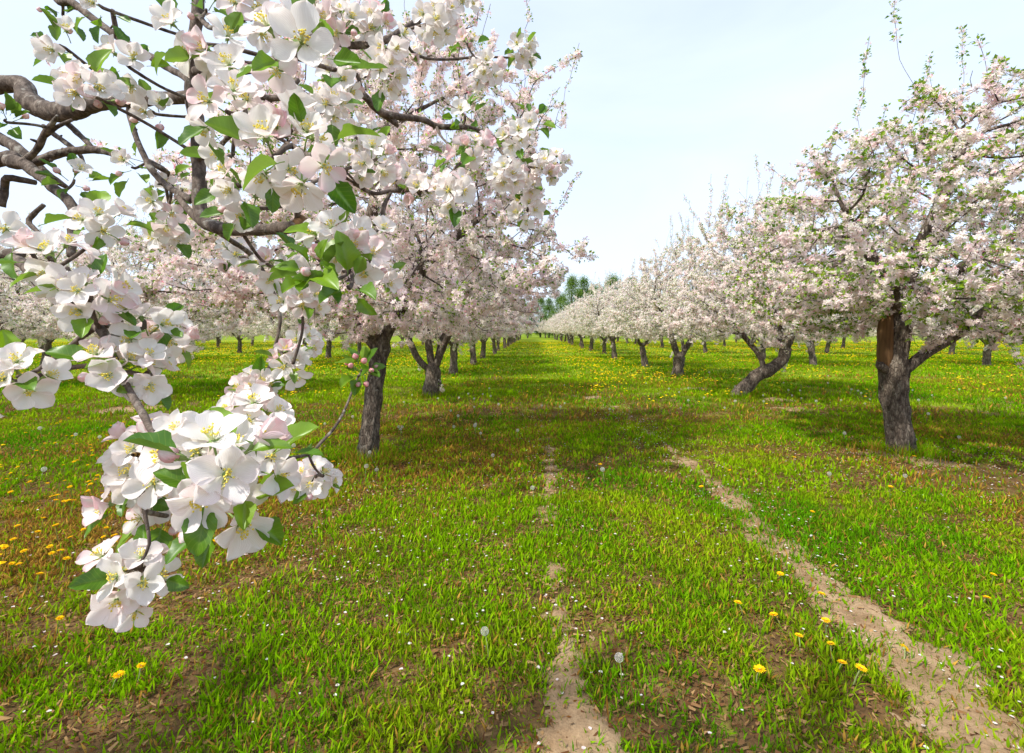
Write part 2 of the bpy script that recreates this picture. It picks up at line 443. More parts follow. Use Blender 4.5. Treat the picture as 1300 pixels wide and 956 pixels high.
def leaves_np(cen, d, size, rg):
    n = len(cen); d = unit(d); up = unit(np.array((0,0,1.))+rg.normal(size=(n,3))*.5)
    x = unit(np.cross(d, up)); z = np.cross(x, d)
    lv = np.array([(0,0,0),(-.32,.45,.16),(0,.5,0),(.32,.45,.16),(0,1,-.1)])
    L = lv[None]*size[:,None,None]
    V = cen[:,None]+L[...,0:1]*x[:,None]+L[...,1:2]*d[:,None]+L[...,2:3]*z[:,None]
    t = np.array([(0,2,1),(0,3,2),(1,2,4),(2,3,4)])
    T = (np.arange(n)*5)[:,None,None]+t[None]
    g = rg.rand(n,1)
    c = np.array((.08,.21,.006))*(1-g)+np.array((.36,.52,.020))*g
    return V.reshape(-1,3), T.reshape(-1,3), np.repeat(c, 5, 0)

def tree_meshes(seed, trunk, limbs, crown, natt=900, whips=10, fsize=.0275, density=1.0, pinkbias=.25, trunk_sides=20, nonear=None, low=None, twiggy=1.0, leafs=1.0, shoots=()):
    """trunk: [(x,y,z,r)..]; limbs: list of [(x,y,z,r)..] whose first point lies in the trunk; crown: list of (centre, radii)"""
    rg = rs(seed)
    out = {}
    tp = np.array(trunk, float)
    mb = MB(); p, r = catmull(tp[:,:3], tp[:,3], .05); tube(mb, p, r, trunk_sides, .10, 9, seed=seed, ridge=.30)
    out['trunk'] = mb.build('trunk', M_BARK)
    nodes, par, lid, base_r = [], [], [], {}
    for li, lb in enumerate(limbs):
        lb = np.array(lb, float); p, r = catmull(lb[:,:3], lb[:,3], .15)
        for k in range(len(p)):
            nodes.append(p[k]); par.append(len(nodes)-2 if k else -1); lid.append(li)
        base_r[li] = lb[0,3]*.72
    n0 = len(nodes)
    att = []
    tot = sum(c[1][0]*c[1][1]*c[1][2] for c in crown)
    for c, rad in crown:
        c = np.array(c); rad = np.array(rad); k = int(2.6*natt*rad[0]*rad[1]*rad[2]/tot)
        d = unit(rg.normal(size=(k*3,3))); rr = rg.uniform(.25,1,k*3)**.55
        q = d*rr[:,None]
        bump = .82+.36*np.array([mnoise.noise(Vector(v*1.7)+Vector((seed*3.1,0,0)))*.5+.5 for v in d])
        q = c+q*rad*bump[:,None]
        if low is not None: q = q[q[:,2] > low+.2*rg.rand(len(q))+.75*(np.array([mnoise.noise(Vector((a_*1.1+seed, b_*1.1, 0))) for a_, b_ in q[:,:2]]).clip(-.35,.5)+.1)]
        if nonear is not None: q = q[nonear(q)]
        att.append(q[:k])
    pos, par, lid = colonize(nodes, par, lid, np.concatenate(att), rg=rg)
    # short twigs
    pos, par, lid = list(pos), list(par), list(lid); nb = len(pos)
    kids = np.zeros(nb, int)
    for k in range(nb):
        if par[k] >= 0: kids[par[k]] += 1
    for k in range(n0, nb):
        for _ in range(2 if kids[k] == 0 else (1 if rg.rand() < .55*twiggy else 0)):
            d = unit(rg.normal(size=3)+np.array((0,0,.35))+.4*unit(pos[k]-pos[par[k]])); q = pos[k]; pk = k
            for s in range(rg.randint(1,3)):
                q = q+unit(d+rg.normal(size=3)*.2)*.11; pos.append(q); par.append(pk); lid.append(lid[k]); pk = len(pos)-1
    # whips: upright water shoots from the top of the crown
    P0 = np.array(pos); whip_nodes = set()
    top = np.argsort(-(P0[:nb,2]+rg.normal(size=nb)*.35))[:max(whips*4,1)]
    for k in rg.permutation(top)[:whips]:
        q = P0[k]; pk = int(k); d = unit(np.array((rg.normal()*.16, rg.normal()*.16, 1)))
        for s in range(rg.randint(3,9)):
            d = unit(d+rg.normal(size=3)*.10+np.array((0,0,.05))); q = q+d*rg.uniform(.11,.17)
            pos.append(q); par.append(pk); lid.append(lid[k]); pk = len(pos)-1; whip_nodes.add(pk)
    for x0_, y0_, z0_, x1_, z1_ in shoots:
        k = int(np.argmin(np.linalg.norm(P0[:nb]-np.array((x0_,y0_,z0_)), axis=1))); q = P0[k]; pk = k
        e_ = np.array((x1_,y0_,z1_)); ns = max(3, int(np.linalg.norm(e_-q)/.13))
        for s in range(1, ns+1):
            pos.append(P0[k]+(e_-P0[k])*s/ns+rg.normal(size=3)*.015); par.append(pk); lid.append(lid[k]); pk = len(pos)-1
            if s > ns*.3: whip_nodes.add(pk)
    cc0 = np.mean([np.array(c[0]) for c in crown], 0)
    far_ = np.argsort(-(np.linalg.norm((P0[:nb]-cc0)*np.array((1,1,1.3)), axis=1)+rg.normal(size=nb)*.3))[:260]
    for k in rg.permutation(far_)[:70]:
        q = P0[k]; pk = int(k); d = unit(unit(P0[k]-cc0)+np.array((0,0,.35))+rg.normal(size=3)*.3)
        for s in range(rg.randint(2,5)):
            d = unit(d+rg.normal(size=3)*.12+np.array((0,0,.06))); q = q+d*.12
            pos.append(q); par.append(pk); lid.append(lid[k]); pk = len(pos)-1
    pos, par, lid = np.array(pos), np.array(par), np.array(lid); n = len(pos)
    # radii: pipe model
    acc = np.zeros(n); R = np.zeros(n); e = 2.35
    big = np.full(n, -1); bigr = np.zeros(n)
    for k in range(n-1, -1, -1):
        R[k] = max(.0027, acc[k]**(1/e))
        if par[k] >= 0:
            acc[par[k]] += R[k]**e
            if R[k] > bigr[par[k]]: bigr[par[k]] = R[k]; big[par[k]] = k
    sc = {}
    for li in range(len(limbs)):
        k0 = int(np.nonzero(lid == li)[0][0]); sc[li] = base_r[li]/R[k0]
    for k in range(n):
        s = sc[lid[k]]; t = np.clip((R[k]-.004)/.03, 0, 1)
        R[k] *= 1*(1-t)+s*t
    for k in range(n):
        if par[k] >= 0: R[k] = min(R[k], R[par[k]])
    # limb meshes
    mbs = [MB() for _ in limbs]
    started = np.zeros(n, bool)
    for k in range(n):
        if par[k] >= 0 and big[par[k]] == k: continue
        ch = [k] if par[k] < 0 else [par[k], k]; j = k
        while big[j] >= 0: j = big[j]; ch.append(j)
        if len(ch) < 2: continue
        rr = R[ch].copy()
        if par[k] >= 0: rr[0] = min(rr[0], rr[1]*1.15)
        sides = 12 if rr.max() > .05 else 8 if rr.max() > .02 else 5 if rr.max() > .008 else 4
        pp = pos[ch]
        if rr.max() > .03: pp, rr = catmull(pp, rr, .07)
        tube(mbs[lid[k]], pp, rr, sides, .12 if rr.max() > .03 else 0, 12, seed=seed, ridge=.14 if rr.max() > .05 else 0)
    out['limbs'] = [m.build('limb', M_BARK) for m in mbs if m.n]
    # blossom clusters on the thin wood
    thin = np.nonzero((R < .016) & (par >= 0) & (np.arange(n) >= n0))[0]
    isw = np.array([k in whip_nodes for k in thin])
    t = rg.rand(len(thin)); reps = 5
    S, W = [], []
    for rep in range(reps):
        keep = rg.rand(len(thin)) < density*(1.0 if rep == 0 else .7)
        tt = rg.rand(keep.sum(),1)
        S.append(pos[thin[keep]]*(1-tt)+pos[par[thin[keep]]]*tt); W.append(isw[keep])
    S = np.concatenate(S); W = np.concatenate(W)
    ext = np.max(np.abs(P0[:nb]-cc0), axis=0)
    dn = np.linalg.norm((S-cc0)/ext, axis=1)
    cn = np.array([mnoise.noise(Vector(q*2.6)+Vector((seed*1.3,0,0))) for q in S])
    keep = rg.rand(len(S)) < np.clip(.72+1.7*cn, .12, 1)*np.clip(.1+1.25*dn, .4, 1)
    S, W = S[keep], W[keep]
    cc = np.mean([np.array(c[0]) for c in crown], 0)
    outw = unit(S-cc+rg.normal(size=S.shape)*.5)
    m = len(S); K = 6
    pinkc = np.clip(pinkbias+.22*(fnoise(S[:,0]*3+S[:,2], S[:,1]*3, 1.0, seed)-.5)*2+rg.normal(size=m)*.13, 0, .9)
    cen, nr, sz, pk, bd = [], [], [], [], []
    for j in range(K):
        use = rg.rand(m) < np.where(W, .7, .92)
        d = unit(rg.normal(size=(m,3))+outw*.8+np.array((0,0,.25)))
        cen.append((S+d*np.where(W,.022,rg.uniform(.026,.052,m))[:,None])[use]); nr.append((d+rg.normal(size=(m,3))*.3)[use])
        sz.append((fsize*rg.uniform(.85,1.15,m)*np.where(W,.7,1))[use]); pk.append(np.clip(pinkc+rg.normal(size=m)*.08,0,1)[use]); bd.append((rg.rand(m) < np.where(W,.35,.07))[use])
    v, q, c = flowers_np(np.concatenate(cen), np.concatenate(nr), np.concatenate(sz), np.concatenate(pk), rg, np.concatenate(bd))
    out['crown'] = mesh_np('crown', v, q, M_PETALFAR, c)
    cen, dr, sz = [], [], []
    lf_ = np.clip(.55+1.3*np.array([mnoise.noise(Vector(q*1.9)+Vector((0,seed*2.1,0))) for q in S]), .15, 1)
    for j in range(4):
        use = rg.rand(m) < np.where(W, .9, lf_)
        d = unit(rg.normal(size=(m,3))+outw*.5+np.array((0,0,.3)))
        cen.append((S+d*.034)[use]); dr.append(d[use]); sz.append((leafs*rg.uniform(.028,.048,m)*np.where(W,.75,1))[use])
    v, t3, c = leaves_np(np.concatenate(cen), np.concatenate(dr), np.concatenate(sz), rg)
    out['foliage'] = mesh_np('foliage', v, t3, M_LEAFFAR, c)
    return out

def place_tree(ms, loc, rz, label, group, name='apple_tree', scale=1.0):
    e = link(name, None); e.location = loc; e.rotation_euler = (0,0,rz); e.scale = (scale,)*3
    tag(e, label, 'apple tree', group)
    link('trunk', ms['trunk'], e)
    for l in ms['limbs']: link('limb', l, e)
    link('crown', ms['crown'], e); link('foliage', ms['foliage'], e)
    for nm, me in ms.get('extra', []): link(nm, me, e)
    return e

def vase(rg, fork, top, nl, spread, r0):
    L = []
    a0 = rg.uniform(0,6)
    for k in range(nl):
        a = a0+k*2*PI/nl+rg.uniform(-.3,.3); s = spread*rg.uniform(.8,1.15)
        c, n_ = math.cos(a), math.sin(a); z = fork[2]
        L.append([(fork[0],fork[1],z-.08,r0*1.1),(fork[0]+c*s*.25,fork[1]+n_*s*.25,z+.22,r0),(fork[0]+c*s*.6,fork[1]+n_*s*.6,z+.62+rg.uniform(-.1,.15),r0*.85),(fork[0]+c*s,fork[1]+n_*s,z+1.15+rg.uniform(-.25,.3),r0*.6)])
    return L

GEN = []
for i in range(4):
    rg = rs(50+i)
    lx, ly = rg.uniform(-.14,.14,2); h = rg.uniform(.85,1.15); r = rg.uniform(.115,.145)
    tr = [(0,0,-.06,r*1.5),(0.0,0,.08,r*1.18),(lx*.4,ly*.4,.45,r),(lx,ly,h,r*.95),(lx*1.1,ly*1.1,h+.14,r*.6)]
    GEN.append(tree_meshes(50+i, tr, vase(rg, (lx,ly,h), 2, 4, 1.0, r*.55), [((0,0,2.55),(2.1,2.2,1.5)),((0,0,1.95),(2.25,2.35,.85)),((rg.uniform(-.4,.4),rg.uniform(-.6,.6),3.3),(1.3,1.5,1.0))], natt=1000, whips=22, pinkbias=.30, low=.75, trunk_sides=14))

# the specials: local coordinates, z up, seen from -Y
L1 = tree_meshes(11, [(-.03,0,-.06,.16),(0,0,.08,.122),(.03,0,.45,.105),(.09,0,.95,.098),(.14,0,1.32,.105),(.15,0,1.46,.075)],
    [[(.13,0,1.27,.10),(-.02,-.05,1.5,.085),(-.12,-.1,1.85,.08),(-.45,-.25,2.5,.06),(-.9,-.3,3.1,.04)],
     [(.15,0,1.3,.10),(.27,-.05,1.55,.085),(.42,-.1,1.8,.075),(.75,-.25,2.3,.055),(1.2,-.2,2.7,.035)],
     [(.13,.05,1.3,.09),(.25,.5,1.8,.07),(.4,1.0,2.5,.05)],
     [(.12,0,1.33,.09),(.05,-.4,1.9,.07),(.25,-.75,2.6,.05),(.4,-.9,3.3,.035)]],
    [((.05,.1,2.75),(2.25,2.2,1.35)),((.1,.1,2.1),(2.35,2.3,.8)),((.5,0,3.8),(1.75,1.5,1.35))], natt=1500, shoots=[(2.0,-.1,3.8,2.5,4.85),(2.2,-.1,2.7,2.5,3.35),(1.3,-.2,4.2,1.43,5.25),(1.7,-.2,4.1,1.86,5.35),(1.9,0,3.6,2.25,4.4)], whips=26, pinkbias=.42, low=1.35, trunk_sides=32)
L2 = tree_meshes(12, [(0,0,-.06,.25),(0,0,.08,.20),(.02,0,.3,.18),(.03,0,.62,.18),(.03,0,.75,.11)],
    [[(0,0,.58,.11),(-.3,0,.85,.085),(-.55,0,1.35,.075),(-.85,0,1.9,.06)],
     [(.02,0,.6,.12),(-.05,.05,1.0,.10),(-.15,.1,1.6,.08),(-.2,.2,2.3,.06)],
     [(.05,0,.55,.11),(.22,-.05,1.0,.09),(.45,-.1,1.5,.07),(.9,-.2,2.1,.05)],
     [(.05,.05,.6,.09),(.15,.35,1.2,.07),(.3,.8,2.0,.05)]],
    [((.1,0,2.6),(2.2,2.4,1.4)),((.1,0,1.95),(2.3,2.4,.8)),((.3,0,3.6),(1.4,1.4,1.0))], natt=1100, whips=24, pinkbias=.42, low=1.0)
R1 = tree_meshes(13, [(.05,0,-.06,.19),(.04,0,.06,.15),(0,0,.4,.13),(-.04,0,.8,.14),(-.07,0,1.10,.165),(-.02,0,1.4,.135),(.02,0,1.75,.115),(.02,.02,1.95,.09)],
    [[(.06,-.02,1.02,.09),(.25,-.05,1.2,.085),(.55,-.1,1.42,.08),(.95,-.15,1.75,.06),(1.5,-.25,2.2,.04)],
     [(0,0,1.7,.11),(-.2,-.1,2.1,.08),(-.55,-.2,2.5,.06),(-.85,-.3,2.9,.04)],
     [(.02,0,1.75,.11),(.1,-.1,2.3,.08),(.3,-.25,3.0,.055),(.5,-.3,3.6,.035)],
     [(.02,.05,1.7,.10),(.15,.45,2.2,.07),(.2,1.0,2.8,.05)],
     [(.02,0,1.72,.09),(.35,-.3,2.15,.065),(.8,-.7,2.6,.045)],
     [(-.02,0,1.68,.08),(-.3,-.35,2.0,.06),(-.5,-.8,2.3,.04)]],
    [((.2,-.1,2.6),(2.1,2.0,1.3)),((.25,0,2.05),(2.2,2.2,.8)),((.75,-.3,3.5),(1.35,1.3,1.0)),((1.9,-.6,3.1),(1.2,1.0,1.1))], natt=1700, whips=11, pinkbias=.42, low=1.3, trunk_sides=36, twiggy=1.2, leafs=1.45, shoots=[(-.42,-.05,3.7,-.40,5.1)])
mb = MB()                                              # the sawn, bark-less stub on the left of the near right trunk
p, r = catmull([(-.20,-.05,1.06),(-.20,-.05,1.22),(-.19,-.05,1.5),(-.17,-.04,1.80)], [.06,.085,.083,.065], .03); tube(mb, p, r, 20, .07, 14, seed=4)
stub = mb.build('bare_stub', M_BARKCUT)
mb = MB()
p, r = catmull([(-.12,-.03,1.02),(-.23,-.06,1.06),(-.29,-.08,1.10)], [.06,.06,.045], .02); tube(mb, p, r, 16, .18, 22, seed=8)
knob = mb.build('burl', M_BARK)
R1['extra'] = [('bare_stub', stub), ('burl', knob)]
R2 = tree_meshes(14, [(-.05,0,-.06,.20),(.0,0,.06,.165),(.20,0,.30,.15),(.42,0,.50,.145),(.75,0,.66,.135),(.98,0,.86,.125),(1.05,0,1.1,.12),(1.05,0,1.2,.07)],
    [[(1.03,0,1.0,.10),(1.0,-.1,1.4,.09),(.7,-.2,1.9,.07),(.3,-.3,2.4,.05)],
     [(1.05,0,1.05,.10),(1.25,0,1.5,.08),(1.5,.1,2.1,.06),(1.8,.1,2.7,.04)],
     [(.52,0,.52,.09),(.50,0,.85,.08),(.30,.1,1.2,.07),(-.1,.15,1.7,.05)],
     [(1.05,.05,1.0,.09),(1.1,.5,1.6,.07),(1.1,1.0,2.3,.05)]],
    [((.55,0,2.6),(2.1,2.3,1.4)),((.5,0,1.95),(2.4,2.5,.85)),((.5,0,3.6),(1.5,1.5,1.05))], natt=1200, shoots=[(.25,-.2,4.2,.27,5.5),(.55,-.2,4.2,.65,5.3),(1.0,0,4.1,1.05,5.1),(-1.0,0,3.7,-1.3,4.7),(-.3,0,4.1,-.3,5.1)], whips=30, pinkbias=.32, low=.9)
R3 = tree_meshes(15, [(-.05,0,-.06,.24),(-.03,0,.08,.20),(0,0,.35,.175),(.03,0,.62,.19),(.03,0,.78,.11)],
    [[(0,0,.6,.11),(-.15,0,.95,.10),(-.28,0,1.4,.085),(-.55,-.1,2.0,.06)],
     [(.05,0,.58,.125),(.25,0,.95,.11),(.48,0,1.35,.09),(.85,.1,2.0,.06)],
     [(.03,.05,.6,.09),(0,.5,1.3,.07),(0,1.0,2.1,.05)]],
    [((0,0,2.55),(2.1,2.2,1.45)),((0,0,1.95),(2.25,2.3,.85)),((.1,0,3.5),(1.4,1.4,1.1))], natt=1050, whips=26, pinkbias=.30, low=.9)

# ------------------------------------------------------------------ the orchard rows
rgp = rs(7)
place_tree(L1, (-1.70,5.72,0), 0, 'apple tree with a straight grey trunk forking in two, nearest trunk left of the aisle', 'apple trees in the row left of the aisle')
place_tree(L2, (-1.86,11.2,0), 0, 'apple tree whose short trunk splits low into three spread limbs, left of the aisle', 'apple trees in the row left of the aisle')
place_tree(R1, (4.77,5.98,0), 0, 'apple tree with thick flaking trunk, bare brown stub and one limb slanting right', 'apple trees in the row right of the aisle')
place_tree(R2, (5.28,11.2,0), 0, 'apple tree with a crooked trunk leaning far over to the right above the grass', 'apple trees in the row right of the aisle')
place_tree(R3, (5.58,16.2,0), 0, 'apple tree forking low into a stout Y, next behind the crooked leaning trunk', 'apple trees in the row right of the aisle')
ORD = ['third','fourth','fifth','sixth','seventh','eighth','ninth','tenth']
yl = [17.1,21.9,27.0,32.4,37.6,43,48.3,53.6,59,64.4,70,75.5,81,87,93]
for i, y in enumerate(yl):
    x = -1.95+.045*(y-17)+rgp.uniform(-.15,.15)
    lab = (ORD[i]+' apple tree down the row along the left edge of the grassy aisle') if i < 6 else 'small far off apple tree in the left aisle row, beyond its eighth trunk'
    place_tree(GEN[i%4], (x,y,0), rgp.choice([0,PI])+rgp.uniform(-.25,.25), lab, 'apple trees in the row left of the aisle' if i < 6 else 'far apple trees at the end of the left aisle row', scale=rgp.uniform(.94,1.06))
yr = [20.7,26.6,32.5,38,43.5,48.7,54,59.5,65,70.5,76,82,88,94]
for i, y in enumerate(yr):
    x = 5.5+.04*(y-18)+rgp.uniform(-.25,.25)
    lab = (ORD[i+1]+' apple tree down the row along the right edge of the grassy aisle') if i < 6 else 'small far off apple tree in the right aisle row, beyond its ninth trunk'
    place_tree(GEN[(i+2)%4], (x,y,0), rgp.choice([0,PI])+rgp.uniform(-.25,.25), lab, 'apple trees in the row right of the aisle' if i < 6 else 'far apple trees at the end of the right aisle row', scale=rgp.uniform(.94,1.06))
place_tree(GEN[1], (-8.6,11.6,0), .4, 'apple tree behind the hanging white blossoms with bare earth at its foot', 'nearest apple trees beyond the left aisle row')
place_tree(GEN[2], (-14.4,13.6,0), 2.0, 'apple tree at the far left edge, mostly hidden by the hanging foreground branch', 'nearest apple trees beyond the left aisle row')
place_tree(GEN[0], (3.4,106,0), 1.0, 'small pale apple tree closing the far end of the aisle', 'apple trees closing the aisle')
place_tree(GEN[3], (7.6,110,0), 2.0, 'small pale apple tree at the aisle end, right of the one closing it', 'apple trees closing the aisle')
rows = [(13.3,.035,[21.4,26.3,34.0,39.5,45,50.5,56,62,68,74], 'second', 'right'), (20.9,.03,[21.4,27,32.6,38,43.6,49,55,61,67], 'third', 'right'),
        (29,.03,[32,37.6,43,48.5,54,60,66], 'fourth', 'right'), (37,.03,[38,44,50,56,62], 'fifth', 'right'),
        (-10.5,.02,[22,27.1,32.3,37.6,43,48.5,54,60,66,72], 'second', 'left'), (-19.2,.01,[19.8,25.2,33.8,39.2,44.6,50,56,62,68], 'third', 'left'),
        (-27.6,.0,[29,34.5,40,45.4,51,57,63], 'fourth', 'left'), (-36,.0,[37,42.4,48,54,60], 'fifth', 'left')]
for x0, sl, ys, wh, side in rows:
    for i, y in enumerate(ys):
        x = x0+sl*(y-20)+rgp.uniform(-.3,.3)
        grp = '%s row of apple trees out to the %s of the aisle' % (wh, side)
        nth = ['nearest','second nearest','third nearest']
        if wh in ('second','third') and i < 3: lab = '%s visible apple tree of the %s row out to the %s of the aisle' % (nth[i], wh, side)
        elif wh in ('second','third'): lab = 'far apple tree beyond the third tree of the %s row %s of the aisle' % (wh, side)
        else: lab = 'distant apple tree in the %s row out to the %s of the aisle' % (wh, side)
        g2 = grp if (wh in ('second','third') and i < 3) else 'farther trees of the '+grp
        place_tree(GEN[(i*3+int(abs(x0)))%4], (x,y,0), rgp.choice([0,PI])+rgp.uniform(-.3,.3), lab, g2, scale=rgp.uniform(.92,1.06))

# green trees beyond the orchard
def green_tree(seed, h, rw, tone):
    rg = rs(seed); mb = MB()
    p, r = catmull([(0,0,-.2),(0,0,h*.3),(rg.uniform(-.3,.3),0,h*.7),(0,0,h*.93)], [.32,.24,.13,.03], .5); tube(mb, p, r, 10, .08, 3)
    for k in range(14):
        z = h*rg.uniform(.2,.8); a = rg.uniform(0,6.3); l = rw*rg.uniform(.5,.95)*(1.15-z/h)
        p, r = catmull([(0,0,z),(math.cos(a)*l*.5,math.sin(a)*l*.5,z+l*.5),(math.cos(a)*l,math.sin(a)*l,z+l*.95)], [.09,.06,.02], .4); tube(mb, p, r, 6)
    cl = []
    for k in range(150):
        z = rg.uniform(.08,1.0); rr = rw*np.interp(z,[.1,.3,.6,.85,1],[.6,1,.85,.5,.12])*rg.uniform(.3,1)**.6; a = rg.uniform(0,6.3)
        cl.append((math.cos(a)*rr, math.sin(a)*rr, z*h))
    cl = np.array(cl); n = 90
    c = np.repeat(cl, n, 0)+rg.normal(size=(len(cl)*n,3))*np.array((.42,.42,.5))*(rw/2.4)
    d = unit(rg.normal(size=c.shape)+np.array((0,0,-.2)))
    v, t, co_ = leaves_np(c, d, rg.uniform(.16,.30,len(c)), rg)
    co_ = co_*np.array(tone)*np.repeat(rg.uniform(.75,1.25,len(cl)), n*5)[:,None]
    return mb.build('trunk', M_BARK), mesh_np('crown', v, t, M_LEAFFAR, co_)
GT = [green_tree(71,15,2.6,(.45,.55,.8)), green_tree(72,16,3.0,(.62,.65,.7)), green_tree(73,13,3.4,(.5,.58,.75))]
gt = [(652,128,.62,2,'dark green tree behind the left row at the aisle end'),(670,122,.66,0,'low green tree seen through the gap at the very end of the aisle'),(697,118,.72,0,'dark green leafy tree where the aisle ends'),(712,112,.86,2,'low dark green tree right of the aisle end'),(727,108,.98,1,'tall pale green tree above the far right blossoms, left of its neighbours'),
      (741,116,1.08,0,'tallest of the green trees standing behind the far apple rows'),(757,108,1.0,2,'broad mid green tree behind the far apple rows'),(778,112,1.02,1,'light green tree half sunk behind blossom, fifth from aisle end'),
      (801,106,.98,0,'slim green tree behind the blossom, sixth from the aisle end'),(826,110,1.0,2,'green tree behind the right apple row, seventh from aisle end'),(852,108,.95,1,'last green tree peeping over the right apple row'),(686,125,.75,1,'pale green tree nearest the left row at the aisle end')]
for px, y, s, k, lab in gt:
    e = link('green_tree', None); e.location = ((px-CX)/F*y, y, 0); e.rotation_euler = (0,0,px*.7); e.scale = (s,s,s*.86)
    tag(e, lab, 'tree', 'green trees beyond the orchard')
    link('trunk', GT[k][0], e); link('crown', GT[k][1], e)

